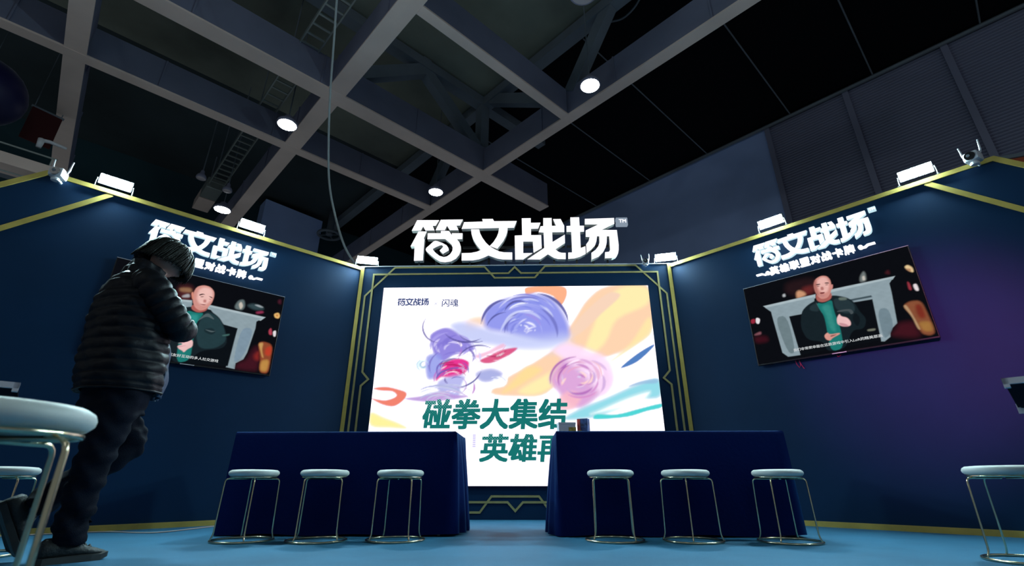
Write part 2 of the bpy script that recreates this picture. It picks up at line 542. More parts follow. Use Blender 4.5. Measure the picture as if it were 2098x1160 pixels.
# ------------------------------------------------------------------ traced outlines (metres / fractions of their surface)
GLYPHS = {'fu': [[(-1.3157, 0.6491), (-1.0158, 0.6448), (-1.059, 0.5601), (-1.0995, 0.5592), (-1.0702, 0.4897), (-1.1915, 0.4886), (-1.227, 0.5504), (-1.2538, 0.4894), (-1.3765, 0.489)], [(-0.9954, 0.6502), (-0.6958, 0.6509), (-0.7315, 0.5597), (-0.7782, 0.5583), (-0.7484, 0.4889), (-0.8639, 0.4897), (-0.9059, 0.5579), (-0.9323, 0.4907), (-1.0567, 0.4917)], [(-1.2839, 0.4758), (-1.1737, 0.4743), (-1.2061, 0.3682), (-1.1969, 0.3612), (-1.1955, 0.0456), (-1.3124, 0.0437), (-1.3198, 0.2562), (-1.3738, 0.2555)], [(-1.1576, 0.4475), (-0.9838, 0.4452), (-0.9826, 0.4801), (-0.877, 0.4787), (-0.8304, 0.4118), (-0.835, 0.4432), (-0.6926, 0.4413), (-0.6922, 0.3546), (-0.7629, 0.352), (-0.727, 0.3034), (-0.7073, 0.2417), (-0.7067, 0.1806), (-0.7255, 0.1203), (-0.7656, 0.0672), (-0.8302, 0.0281), (-0.9021, 0.017), (-0.9691, 0.0264), (-1.0383, 0.0705), (-1.109, 0.1316), (-1.1613, 0.1828), (-1.1702, 0.2067), (-1.1614, 0.2303), (-1.1184, 0.2742), (-1.0781, 0.3182), (-1.0543, 0.3317), (-1.0295, 0.3293), (-0.954, 0.2995), (-0.8969, 0.2645), (-0.8703, 0.2233), (-0.8637, 0.1893), (-0.9391, 0.1396), (-0.9844, 0.1874), (-0.9387, 0.2446), (-0.9584, 0.2687), (-0.9887, 0.2623), (-1.0364, 0.239), (-1.0748, 0.2157), (-1.0704, 0.1953), (-1.0311, 0.1508), (-0.98, 0.1099), (-0.9244, 0.0925), (-0.8824, 0.102), (-0.8415, 0.1351), (-0.8164, 0.182), (-0.8144, 0.2294), (-0.8298, 0.2705), (-0.8687, 0.3121), (-0.9202, 0.3575), (-1.1578, 0.3586)]], 'wen': [[(-0.6776, 0.61), (-0.425, 0.615), (-0.4353, 0.6551), (-0.2916, 0.6544), (-0.2742, 0.6185), (0.0308, 0.6177), (-0.0067, 0.5159), (-0.0914, 0.5135), (-0.0973, 0.4472), (-0.1186, 0.3781), (-0.1488, 0.3166), (-0.185, 0.2623), (-0.227, 0.2051), (-0.3263, 0.2471), (-0.2771, 0.3045), (-0.2352, 0.3796), (-0.2144, 0.4418), (-0.2059, 0.5151), (-0.7079, 0.508)], [(-0.5804, 0.4992), (-0.4719, 0.4977), (-0.458, 0.4381), (-0.4255, 0.3683), (-0.3747, 0.2921), (-0.3188, 0.2368), (-0.2573, 0.1954), (-0.1962, 0.1642), (-0.1356, 0.1521), (-0.0297, 0.1488), (-0.0297, 0.0453), (-0.1469, 0.048), (-0.2193, 0.0608), (-0.2799, 0.0848), (-0.3407, 0.1089), (-0.4006, 0.0796), (-0.4663, 0.0537), (-0.5443, 0.0394), (-0.6892, 0.0397), (-0.6922, 0.1467), (-0.572, 0.1486), (-0.4936, 0.1645), (-0.4425, 0.1875), (-0.5025, 0.2664), (-0.5479, 0.3492), (-0.5718, 0.4257)]], 'zhan': [[(0.0982, 0.6574), (0.2196, 0.6578), (0.2185, 0.5867), (0.3486, 0.587), (0.3158, 0.4974), (0.2203, 0.4952), (0.2188, 0.4013), (0.3536, 0.3995), (0.3564, 0.208), (0.2481, 0.1407), (0.2418, 0.3047), (0.115, 0.3063), (0.1135, 0.137), (0.236, 0.1368), (0.1115, 0.045), (0.0082, 0.0448), (0.0029, 0.3972), (0.1011, 0.3994)], [(0.3875, 0.6575), (0.4994, 0.6573), (0.4987, 0.537), (0.5542, 0.5362), (0.5174, 0.6392), (0.6198, 0.6399), (0.6638, 0.5347), (0.6611, 0.4404), (0.5006, 0.4405), (0.5002, 0.2945), (0.6656, 0.4023), (0.6635, 0.2788), (0.5329, 0.1856), (0.5768, 0.1481), (0.6124, 0.1363), (0.6664, 0.1336), (0.6626, 0.0438), (0.567, 0.0462), (0.5137, 0.0621), (0.4343, 0.1163), (0.3304, 0.0424), (0.1655, 0.0463), (0.3885, 0.2076), (0.3864, 0.4372), (0.3208, 0.4429), (0.3474, 0.532), (0.3845, 0.535)]], 'chang': [[(0.7506, 0.6622), (0.8684, 0.6626), (0.8677, 0.5332), (0.9261, 0.5324), (0.9223, 0.4438), (0.8689, 0.4411), (0.8651, 0.2017), (0.9269, 0.2279), (0.9252, 0.1171), (0.8462, 0.0748), (0.7733, 0.0524), (0.6953, 0.0467), (0.6994, 0.1379), (0.7506, 0.1393), (0.7527, 0.4413), (0.6915, 0.4421), (0.6935, 0.5307), (0.7478, 0.5335)], [(0.9431, 0.6366), (1.3341, 0.6452), (1.3301, 0.557), (1.1547, 0.465), (1.356, 0.4622), (1.3619, 0.2427), (1.3557, 0.1687), (1.3423, 0.1154), (1.3121, 0.0758), (1.2626, 0.0532), (1.17, 0.0497), (1.1765, 0.1374), (1.2278, 0.1435), (1.2449, 0.1701), (1.2482, 0.3704), (1.2179, 0.3708), (1.208, 0.2786), (1.1909, 0.2111), (1.1495, 0.1377), (1.0851, 0.0719), (0.9961, 0.0333), (0.9991, 0.1295), (1.0559, 0.1724), (1.0956, 0.2258), (1.1144, 0.2798), (1.1177, 0.3721), (1.0874, 0.3725), (1.0765, 0.3007), (1.0543, 0.2398), (1.0023, 0.1798), (0.936, 0.127), (0.9393, 0.2549), (0.9736, 0.3021), (0.9907, 0.3635), (0.9409, 0.3641), (0.9447, 0.4609), (1.1177, 0.5494), (0.9395, 0.5519)]]}
H_LED = [[0.000636151, 6.9579e-05, -0.092111581], [1.63e-07, -0.00083573, 1.058969981], [9.296e-06, 0.000142488, 1.0]]
H_TVR = [[0.000840814, -0.00016616, 0.023403821], [-0.000241912, -0.001527548, 1.730823034], [0.0001796, 6.5232e-05, 1.0]]
H_TVL = [[0.000462936, 0.000159799, 0.231370974], [0.000142595, -0.001049887, 0.940592565], [-0.000118717, 4.7636e-05, 1.0]]

def plane_map(H, pts):
    """flat artwork coordinates -> fractions of the screen it is shown on"""
    P = np.c_[np.array(pts, float), np.ones(len(pts))] @ np.array(H).T
    return [tuple(p) for p in P[:, :2] / P[:, 2:]]


rr=random.Random(11)
def stroke(cx,cy,r0,a0,a1,w,ex=1.0,ey=1.0,dr=0.0,n=9):
    """tapered curved brush stroke around (cx,cy): angle a0..a1 degrees (y down), width w"""
    o,i=[],[]
    for k in range(n):
        t=k/(n-1); a=math.radians(a0+(a1-a0)*t); r=r0+dr*t
        ww=w*np.sin(np.pi*min(1,max(0,t)))**0.7+0.8
        o.append((cx+(r+ww/2)*np.cos(a)*ex,cy+(r+ww/2)*np.sin(a)*ey)); i.append((cx+(r-ww/2)*np.cos(a)*ex,cy+(r-ww/2)*np.sin(a)*ey))
    return [(round(float(x)),round(float(y))) for x,y in o+i[::-1]]
LA=[
((255,214,178),.010,1,1,[(1740,45),(1500,50),(1380,130),(1300,250),(1180,420),(1010,540),(900,600),(790,700),(980,720),(1130,700),(1260,560),(1500,480),(1640,420),(1770,300)]),
((255,240,178),.012,1,1,[(1740,60),(1580,60),(1460,190),(1400,330),(1330,470),(1120,590),(960,690),(1100,700),(1300,560),(1480,400),(1560,250),(1740,160)]),
((250,215,190),.006,1,1,[(1560,90),(1490,100),(1350,220),(1250,360),(1330,340),(1460,220),(1570,120)]),
((255,236,170),.010,.8,1,[(1750,240),(1640,400),(1500,520),(1540,500),(1690,400),(1770,330)]),
((255,180,140),.003,1,1,[(1000,62),(1060,50),(1180,46),(1245,60),(1250,110),(1215,165),(1170,110),(1080,85),(1010,100)]),
((255,222,190),.02,.9,1,[(640,250),(740,230),(760,290),(650,310)]),
((255,226,150),.012,.8,1,[(1010,540),(1100,560),(960,660),(860,700),(930,620)]),
# violet smoke at the top
((190,200,247),.022,.8,1,[(540,290),(620,260),(760,300),(900,330),(1240,330),(1180,400),(1000,430),(760,410),(620,380)]),
((150,156,240),.014,1,1,[(745,240),(775,175),(850,135),(950,110),(1060,98),(1150,120),(1215,190),(1265,300),(1248,372),(1120,385),(1000,360),(880,330),(770,305)]),
((204,212,251),.035,.9,1,[(880,360),(1100,365),(1250,350),(1240,420),(1080,440),(900,410)]),
]
for k in range(34):
    r0=rr.uniform(60,255); a0=rr.uniform(182,300); L=rr.uniform(25,70)
    col=rr.choice([(120,126,220),(130,140,232),(172,178,246),(206,212,252),(232,234,254),(104,106,186),(160,150,235)])
    LA.append((col,.0025,rr.uniform(.55,.95),1,stroke(1005,345,r0,a0,a0+L,rr.uniform(5,20),1.0,.98,rr.uniform(-25,20))))
for (cx,cy,r0,a0,a1,w) in ((900,300,170,188,262,16),(1060,300,205,275,350,18),(960,230,90,200,300,12),(880,330,120,200,270,9)):
    LA.append(((92,94,166),.002,.95,1,stroke(cx,cy,r0,a0,a1,w,1,1)))
for k in range(9):
    LA.append(((238,238,255),.004,.8,1,stroke(1005+rr.uniform(-60,60),360,rr.uniform(40,120),rr.uniform(200,310),rr.uniform(215,340),rr.uniform(6,14))))
# violet and crimson ribbons on the left
LA+=[
((150,138,226),.006,1,1,[(425,345),(500,305),(560,318),(640,380),(690,430),(640,450),(560,470),(500,505),(450,470),(428,405)]),
((236,58,150),.005,1,1,[(505,520),(570,492),(652,502),(640,570),(560,605),(490,602),(455,625),(465,570)]),
((222,44,116),.004,.9,1,[(725,500),(790,470),(850,440),(950,425),(900,470),(810,512),(750,518)]),
((250,190,216),.006,.8,1,[(700,470),(780,440),(860,400),(870,420),(800,455),(720,490)]),
((150,160,238),.010,.9,1,[(400,480),(480,470),(490,560),(440,612),(400,600)]),
((176,178,240),.010,.85,1,[(470,630),(600,590),(660,640),(590,725),(490,710)]),
((150,160,226),.012,.8,1,[(700,580),(790,552),(860,580),(820,622),(735,632)]),
((236,240,252),.006,.85,1,[(640,600),(760,640),(880,600),(870,660),(720,680),(600,720)]),
((190,152,222),.005,.9,1,[(270,735),(380,718),(480,690),(560,710),(650,722),(500,745),(380,752)]),
]
for k in range(40):
    cx,cy=rr.choice([(560,420),(540,440),(600,470),(560,560),(560,640)])
    col=rr.choice([(112,98,190),(130,118,214),(92,80,158),(176,166,240),(214,206,250),(246,232,250),(196,120,206)])
    a0=rr.uniform(150,360)
    LA.append((col,.002,rr.uniform(.6,.95),1,stroke(cx,cy,rr.uniform(25,130),a0,a0+rr.uniform(35,95),rr.uniform(4,15),1.15,.85,rr.uniform(-20,30))))
for (cx,cy,r0,a0,a1,w,ex) in ((640,250,140,60,140,9,1.2),(480,300,95,100,210,8,1.1),(700,300,90,70,150,6,1.3),(560,520,150,20,80,8,1.2),(720,520,110,200,300,7,1.2)):
    LA.append(((92,84,160),.0016,.95,1,stroke(cx,cy,r0,a0,a1,w,ex,1)))
for k in range(14):
    LA.append((rr.choice([(250,190,220),(255,220,236),(190,30,96),(240,120,180)]),.002,.85,1,stroke(560+rr.uniform(-20,20),620,rr.uniform(50,125),rr.uniform(200,300),rr.uniform(230,335),rr.uniform(3,8),1.2,.9)))
for k in range(8):
    LA.append((rr.choice([(250,170,200),(255,226,240),(170,24,90)]),.0016,.85,1,stroke(800,380,rr.uniform(75,125),rr.uniform(10,60),rr.uniform(60,115),rr.uniform(3,8),1.1,1)))
for k in range(10):
    LA.append((rr.choice([(176,216,232),(214,238,246),(150,186,220)]),.002,.85,1,stroke(378,528,rr.uniform(10,48),rr.uniform(0,300),rr.uniform(90,360),rr.uniform(4,9),1,.9,8)))
for k in range(16):
    LA.append((rr.choice([(206,210,236),(180,186,226),(236,238,250),(214,190,230)]),.002,.85,1,stroke(450+rr.uniform(-60,120),760,rr.uniform(40,150),rr.uniform(190,290),rr.uniform(240,340),rr.uniform(4,12),1.3,.75)))
for k in range(7):
    LA.append((rr.choice([(200,206,236),(236,240,252)]),.002,.8,1,stroke(820,640,rr.uniform(20,70),rr.uniform(180,300),rr.uniform(280,380),rr.uniform(4,9),1,.7)))
LA+=[
((244,132,112),.003,1,1,[(75,672),(150,663),(230,680),(275,700),(260,740),(200,780),(130,770),(68,738),(72,735),(150,745),(215,720),(190,690),(120,685)]),
((255,246,160),.010,1,1,[(60,820),(140,850),(230,885),(275,915),(180,912),(60,900)]),
# rose swirl on the right
((224,170,222),.014,1,1,[(1150,620),(1190,540),(1260,480),(1400,490),(1500,560),(1515,650),(1430,730),(1340,790),(1260,760),(1200,690)]),
((246,214,244),.016,.9,1,[(1180,440),(1260,400),(1400,440),(1510,500),(1545,620),(1480,720),(1400,650),(1320,560),(1240,500)]),
((255,190,200),.010,.8,1,[(1180,760),(1260,690),(1340,720),(1290,800),(1200,800)]),
]
for k in range(44):
    a0=rr.uniform(150,420)
    col=rr.choice([(196,118,196),(214,140,208),(236,170,206),(250,196,206),(248,226,246),(224,210,240),(176,100,186),(255,214,206),(206,170,226)])
    LA.append((col,.003,rr.uniform(.5,.9),1,stroke(1330,620,rr.uniform(20,165),a0,a0+rr.uniform(30,85),rr.uniform(6,20),1.08,.86,rr.uniform(-30,20))))
for (r0,a0,a1,w) in ((165,172,262,12),(120,160,240,10)):
    LA.append(((172,96,180),.003,.9,1,stroke(1330,620,r0,a0,a1,w,1.08,.86)))
LA+=[
((150,222,236),.010,1,1,[(1810,615),(1680,650),(1500,730),(1330,800),(1240,860),(1400,850),(1560,800),(1700,740),(1820,720)]),
((236,250,250),.010,.95,1,[(1760,690),(1620,730),(1460,800),(1400,830),(1560,800),(1700,760)]),
((80,216,216),.003,1,1,[(1825,765),(1700,795),(1560,830),(1440,830),(1415,848),(1440,860),(1620,845),(1740,810),(1825,790)]),
((84,130,196),.002,1,1,[(1780,405),(1700,450),(1620,510),(1585,548),(1680,510),(1770,430)]),
((150,190,225),.004,.8,1,[(1800,615),(1700,630),(1630,660),(1720,645),(1800,640)]),
]

LED_ART = [(c_, b_, a_, plane_map(H_LED, p_)) for c_, b_, a_, s_, p_ in LA]
SK=(214,150,138); SKD=(170,95,88); SKL=(236,190,190); DEN=(20,32,38); DENL=(36,52,58); TEAL=(28,118,112); MAN=(140,158,166); MANL=(168,184,190)
TR=[
((40,22,26),.03,.8,[(430,380),(700,330),(700,470),(560,520),(420,470)]),
((110,40,40),.02,.7,[(560,430),(680,400),(680,470),(600,500)]),
((205,150,115),.012,1,[(520,470),(545,450),(590,465),(610,490),(560,515),(525,520)]),
((190,195,200),.008,.9,[(400,490),(420,480),(428,505),(405,510)]),
(MANL,.003,1,[(230,590),(690,485),(690,520),(260,610)]),
(MANL,.003,1,[(820,445),(1390,325),(1370,355),(820,480)]),
(MAN,.003,1,[(250,605),(680,510),(680,640),(460,680),(560,1020),(450,1035),(400,1000),(310,680),(300,640)]),
(MAN,.003,1,[(820,470),(1370,345),(1340,390),(1360,470),(1410,740),(1350,800),(1350,860),(1300,900),(1270,900),(1190,530),(1000,560),(830,560)]),
((112,132,142),.004,1,[(1230,620),(1330,600),(1380,760),(1340,850),(1290,880)]),
((108,126,132),.004,1,[(330,690),(440,670),(520,1000),(450,1010)]),
((60,76,84),.004,1,[(840,560),(1180,495),(1190,510),(850,575)]),
((8,12,18),.004,1,[(460,685),(680,640),(1190,530),(1265,890),(560,1020)]),
((110,118,118),.008,1,[(1080,330),(1110,280),(1130,300),(1140,370),(1080,380)]),
((196,190,180),.006,1,[(1100,330),(1120,320),(1130,360),(1105,365)]),
((70,24,32),.012,1,[(1300,300),(1330,270),(1345,310)]),
((230,200,150),.006,1,[(1470,245),(1500,225),(1545,250),(1555,295),(1510,280)]),
((150,84,60),.008,.8,[(1480,260),(1530,260),(1530,290)]),
((226,216,220),.005,1,[(1545,400),(1580,390),(1605,455),(1570,455)]),
((150,50,64),.006,1,[(1495,370),(1520,390),(1540,450),(1510,445)]),
((62,18,28),.025,1,[(1350,850),(1390,800),(1420,740),(1560,720),(1620,840),(1560,870)]),
((134,78,52),.008,1,[(1455,590),(1520,545),(1620,540),(1680,660),(1750,820),(1700,850),(1620,830),(1560,690)]),
((180,146,110),.006,1,[(1460,590),(1490,575),(1560,690),(1620,800),(1590,790),(1540,680)]),
((120,40,30),.012,.9,[(1560,580),(1620,570),(1670,690),(1600,700)]),
((165,120,60),.012,.8,[(1590,730),(1700,720),(1730,810),(1640,810)]),
((226,222,226),.004,1,[(165,690),(205,700),(195,750),(165,740)]),
((150,40,60),.006,1,[(120,710),(160,700),(160,740),(125,745)]),
((130,80,90),.008,.9,[(150,840),(210,810),(215,840),(160,850)]),
((60,14,26),.02,.9,[(150,860),(260,850),(280,900),(170,920)]),
# man
(DEN,.004,1,[(690,540),(830,490),(960,510),(1030,550),(1080,640),(1140,700),(1120,790),(1010,800),(960,960),(820,990),(780,960),(760,900),(620,890),(560,780),(565,640),(620,580)]),
(DENL,.006,1,[(840,520),(960,520),(1030,570),(1040,640),(960,660),(870,620)]),
((96,110,104),.005,1,[(890,515),(960,510),(970,535),(900,540)]),
(DENL,.006,.9,[(640,590),(700,560),(730,640),(640,630)]),
((70,80,84),.002,1,[(690,560),(700,560),(760,650),(750,655)]),
((70,80,84),.002,.9,[(880,630),(1000,610),(1030,650),(1000,665),(985,630),(880,645)]),
((14,22,28),.004,1,[(1040,640),(1090,700),(1060,780),(1010,700)]),
(TEAL,.004,1,[(700,560),(760,570),(835,530),(845,600),(870,680),(910,780),(940,960),(830,990),(800,850),(770,680),(720,610)]),
((60,150,140),.012,.6,[(740,590),(820,570),(840,680),(880,820),(820,800),(780,660)]),
(SKD,.004,1,[(690,480),(830,460),(835,525),(760,560),(700,545)]),
((206,140,130),.004,1,[(672,400),(690,350),(740,322),(790,325),(822,360),(832,420),(825,470),(800,515),(750,530),(715,510),(685,460)]),
((232,180,172),.01,1,[(700,370),(740,335),(790,340),(812,390),(800,470),(740,470),(710,430)]),
((150,84,78),.012,.7,[(672,400),(690,350),(700,430),(720,500),(690,470)]),
((208,140,132),.004,1,[(825,400),(845,400),(840,440),(825,445)]),
((60,36,38),.002,1,[(690,398),(730,392),(735,400),(700,406)]),
((60,36,38),.002,1,[(765,385),(800,380),(815,390),(780,392)]),
((90,50,50),.003,.9,[(700,412),(725,410),(725,416),(705,418)]),
((90,50,50),.003,.9,[(775,400),(800,398),(800,404),(780,406)]),
((176,110,104),.005,.9,[(735,420),(760,420),(765,450),(735,450)]),
((120,54,56),.003,1,[(725,470),(775,465),(765,480),(735,484)]),
((190,130,128),.006,.7,[(725,490),(780,486),(760,515),(735,512)]),
(SKL,.004,1,[(880,690),(900,655),(915,680),(970,690),(1003,730),(1000,765),(930,770),(885,750),(878,720)]),
((190,130,140),.005,.8,[(890,735),(960,745),(990,770),(920,768)]),
(SK,.004,1,[(765,850),(795,820),(815,840),(900,825),(908,835),(840,870),(820,895),(785,885)]),
((120,70,70),.003,.9,[(815,850),(890,835),(830,862)]),
((120,124,110),.005,.9,[(1145,795),(1220,785),(1215,805),(1150,812)]),
]
TL=[
((90,40,44),.03,.8,[(180,130),(330,130),(320,290),(190,300)]),
((150,110,80),.012,.9,[(190,150),(310,150),(320,200),(200,190)]),
((180,180,184),.008,.8,[(220,230),(290,210),(300,250),(220,250)]),
(MANL,.003,1,[(-600,200),(320,280),(320,310),(-600,240)]),
(MANL,.003,1,[(490,325),(1080,455),(1030,490),(480,370)]),
(MAN,.003,1,[(-560,240),(320,300),(320,420),(-350,380),(-350,900),(-480,880),(-520,400)]),
(MAN,.003,1,[(490,345),(1040,470),(985,500),(975,570),(890,820),(850,890),(770,930),(760,990),(670,970),(790,570),(650,530),(560,440)]),
((124,146,162),.004,1,[(830,560),(960,570),(880,800),(800,910),(740,920)]),
((8,14,20),.004,1,[(-340,390),(320,400),(650,535),(790,570),(690,960),(150,920),(-340,860)]),
((96,110,112),.008,1,[(760,340),(800,280),(860,270),(870,340),(840,385),(770,370)]),
((196,188,176),.006,1,[(800,320),(830,290),(850,340),(820,380)]),
((50,70,76),.012,1,[(880,330),(960,310),(1060,350),(1060,380),(960,380)]),
((160,170,176),.006,.9,[(960,325),(1010,325),(1065,355),(1020,355)]),
((150,50,84),.01,1,[(980,400),(1050,390),(1060,410),(990,420)]),
((70,24,40),.012,1,[(1210,280),(1240,270),(1240,320),(1210,310)]),
((226,180,110),.006,1,[(1165,420),(1215,405),(1230,440),(1215,470),(1175,460)]),
((190,110,50),.006,.8,[(1180,430),(1210,425),(1205,455)]),
((228,222,226),.005,1,[(1155,600),(1190,590),(1185,655),(1160,655)]),
((170,60,80),.006,1,[(1110,590),(1140,560),(1150,640),(1115,635)]),
((62,18,30),.025,1,[(760,980),(800,920),(880,900),(960,760),(1010,760),(1010,1010),(880,1005)]),
((140,40,36),.02,.9,[(960,850),(1010,800),(1010,900),(970,890)]),
((140,70,44),.008,1,[(1000,720),(1060,705),(1155,740),(1130,900),(1105,1040),(1010,1025),(1030,880)]),
((196,150,90),.008,1,[(1005,725),(1060,715),(1040,790),(1060,880),(1040,860),(1025,790)]),
((190,140,70),.012,.9,[(1030,900),(1120,890),(1095,1020),(1020,1010)]),
((190,60,40),.012,.9,[(1080,770),(1145,750),(1130,860),(1070,840)]),
(DEN,.004,1,[(200,370),(300,340),(480,370),(600,450),(650,540),(690,700),(640,780),(400,800),(300,900),(120,940),(60,700),(120,460)]),
((34,58,64),.006,1,[(400,480),(480,390),(600,460),(650,560),(680,700),(560,780),(390,780),(360,640)]),
((24,42,48),.004,.9,[(440,580),(530,560),(570,610),(520,640),(450,610)]),
((80,96,100),.002,1,[(440,575),(540,600),(570,595),(520,615)]),
((80,96,100),.002,1,[(480,400),(550,470),(545,480),(470,440),(370,500),(365,495)]),
(TEAL,.004,1,[(270,380),(360,410),(450,410),(380,490),(350,560),(330,700),(300,900),(150,930),(190,650),(240,480)]),
((50,150,144),.012,.7,[(290,420),(400,430),(330,560),(280,640),(260,560)]),
(SKD,.004,1,[(320,320),(490,330),(470,390),(380,410),(310,370)]),
((210,146,136),.004,1,[(335,200),(370,140),(440,122),(510,140),(550,190),(550,240),(525,310),(470,370),(400,390),(345,350),(325,280)]),
((238,190,182),.012,1,[(380,180),(450,140),(530,170),(540,230),(500,300),(430,340),(370,290)]),
((214,140,120),.004,1,[(312,200),(335,190),(340,270),(320,270)]),
((60,36,38),.002,1,[(390,222),(430,208),(460,222),(430,220),(400,232)]),
((60,36,38),.002,1,[(490,236),(525,244),(535,262),(510,250)]),
((90,50,50),.003,.9,[(405,240),(440,238),(440,246),(410,248)]),
((90,50,50),.003,.9,[(490,262),(515,268),(510,274)]),
((180,112,106),.006,.9,[(440,270),(470,275),(465,305),(435,300)]),
((130,60,62),.003,1,[(395,318),(440,320),(470,325),(440,332)]),
(SKL,.004,1,[(175,700),(270,680),(235,625),(265,620),(300,680),(330,700),(325,760),(270,785),(235,820),(220,800),(180,780),(165,750),(230,735)]),
((190,130,150),.004,.8,[(180,720),(270,715),(180,728)]),
((190,130,150),.004,.8,[(175,755),(270,745),(180,765)]),
((70,110,106),.006,.9,[(630,640),(710,625),(700,645),(640,650)]),
]

TV_ART_R = [(c_, b_, a_, plane_map(H_TVR, p_)) for c_, b_, a_, p_ in TR]
TV_ART_L = [(c_, b_, a_, plane_map(H_TVL, p_)) for c_, b_, a_, p_ in TL]

# ================================================================== THE SETTING
# floor: hall slab + the stand's carpet
MB().box(-7.6, 7.6, -8.0, 0.35, -0.06, 0.0).build('floor', M_CARPET, kind='structure')

# booth walls
wb = MB().box(-HW, HW, 0.0, 0.10, 0.0, 3.0).build('wall_back', M_NAVY, loc=(X0, 0, 0), kind='structure')
g = MB()
for sx in (-1, 1):
    g = MB().box(sx * (HW - 0.022) - 0.022, sx * (HW - 0.022) + 0.022, -0.012, 0.0, 0.0, 3.0)
    g.build('gold_band', M_GOLD, wb)
# interlaced frame lines around the screen
A = 1.845
lineA = [(-A, 2.889), (-0.083, 2.889), (0.0, 2.978), (0.083, 2.889), (A, 2.889), (A, 1.606), (A - 0.082, 1.516), (A, 1.44),
         (A, 0.172), (0.083, 0.172), (0, 0.086), (-0.083, 0.172), (-A, 0.172), (-A, 1.44), (-A + 0.082, 1.516), (-A, 1.606)]
B = 1.93
lineB = [(-1.575, 2.985), (-0.395, 2.985), (-0.26, 2.826), (0.26, 2.826), (0.395, 2.985), (1.575, 2.985), (B, 2.59), (B, 0.47), (1.575, 0.071),
         (0.385, 0.071), (0.26, 0.23), (-0.26, 0.23), (-0.385, 0.071), (-1.575, 0.071), (-B, 0.47), (-B, 2.59)]
MB().ribbon(lineA, 0.022, -0.010, 0.0, closed=True).build('gold_frame_line', M_GOLDTHIN, wb)
MB().ribbon(lineB, 0.022, -0.007, 0.0, closed=True).build('gold_frame_line', M_GOLDTHIN, wb)
MB().box(-HW, HW, -0.006, 0.10, 3.0, 3.012).build('top_edge_strip', M_WHITEPL, wb)

SL = 4.7
outline = [(0, 0), (SL, 0), (SL, 3.1 + 3.0 - SL), (3.1, 3.0), (0, 3.0)]
for sgn in (1, -1):
    nm = 'wall_right' if sgn > 0 else 'wall_left'
    poly = [(sgn * s, z) for s, z in outline]
    w = MB().prism(poly, 0.0, 0.10).build(nm, M_NAVY, loc=(X0 + sgn * HW, 0, 0), rotz=SIDE_ROT[sgn], kind='structure')
    top = [(0.0, 2.978), (3.091, 2.978), (SL, 3.1 + 3.0 - SL - 0.031)]
    MB().ribbon([(sgn * s, z) for s, z in top], 0.044, -0.012, 0.0).build('gold_band', M_GOLD, w)
    low = [(2.62, 2.955), (4.3, 1.275)]
    MB().ribbon([(sgn * s, z) for s, z in low], 0.044, -0.010, 0.0).build('gold_band', M_GOLD, w)
    MB().box(min(0, sgn * SL), max(0, sgn * SL), -0.014, 0.0, 0.0, 0.045).build('gold_band', M_GOLD, w)

# roof and outer walls of the hall
def roof_slab(u0, u1, v0, v1, z0, m):
    return MB().add([uv(u0, v0, z0), uv(u1, v0, z0), uv(u1, v1, z0), uv(u0, v1, z0), uv(u0, v0, 9.5), uv(u1, v0, 9.5), uv(u1, v1, 9.5), uv(u0, v1, 9.5)],
                    [(3, 2, 1, 0), (4, 5, 6, 7), (0, 1, 5, 4), (2, 3, 7, 6), (1, 2, 6, 5), (3, 0, 4, 7)]).build('ceiling', m, kind='structure')
roof_slab(-13, 7.2, -15, 2.2, 9.3, M_DECK)
roof_slab(7.2, 13, -15, 2.2, 9.3, M_DECKDARK)
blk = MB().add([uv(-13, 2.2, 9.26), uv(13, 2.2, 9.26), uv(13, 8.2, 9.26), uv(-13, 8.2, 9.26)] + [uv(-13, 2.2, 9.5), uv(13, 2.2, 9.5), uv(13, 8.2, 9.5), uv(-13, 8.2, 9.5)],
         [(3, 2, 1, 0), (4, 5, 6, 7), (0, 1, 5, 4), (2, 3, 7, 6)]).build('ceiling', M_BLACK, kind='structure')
for u in (-5.6, -3.72, -1.92, 0.33, 2.21, 4.3):
    MB().tube([uv(u, 2.3, 9.2), uv(u, 8.1, 9.2)], 0.016, 6).build('purlin', M_BRACE, blk)
# hall wall on the right: smooth part, then ribbed metal bays with posts between
wh = MB().add([uv(-1.3, 8.1, 0), uv(13, 8.1, 0), uv(13, 8.1, 9.26), uv(-1.3, 8.1, 9.26), uv(-1.3, 8.3, 0), uv(13, 8.3, 0), uv(13, 8.3, 9.26), uv(-1.3, 8.3, 9.26)],
         [(0, 1, 2, 3), (5, 4, 7, 6), (0, 3, 7, 4), (1, 5, 6, 2)]).build('wall_side', M_HALLWALL, kind='structure')
wr = MB().add([uv(-13, 8.22, 0), uv(-1.3, 8.22, 0), uv(-1.3, 8.22, 9.26), uv(-13, 8.22, 9.26), uv(-13, 8.3, 0), uv(-1.3, 8.3, 0), uv(-1.3, 8.3, 9.26), uv(-13, 8.3, 9.26)],
         [(0, 1, 2, 3), (5, 4, 7, 6)]).build('wall_far_right', M_RIB, kind='structure')
seams = [-1.3, -3.12, -4.98, -6.8, -8.6]
for i in range(len(seams) - 1):
    a, b = seams[i] - 0.05, seams[i + 1] + 0.05
    vs, fs = [], []
    z, n = 3.2, 0
    while z < 9.2:
        for (dz, dv) in ((0.0, 8.17), (0.028, 8.12), (0.045, 8.12)):
            vs += [uv(a, dv, z + dz), uv(b, dv, z + dz)]
        z += 0.073
    for k in range(len(vs) // 2 - 1):
        fs.append((2 * k, 2 * k + 1, 2 * k + 3, 2 * k + 2))
    MB().add(vs, fs).build('ribbed_panel', M_RIB, wr)
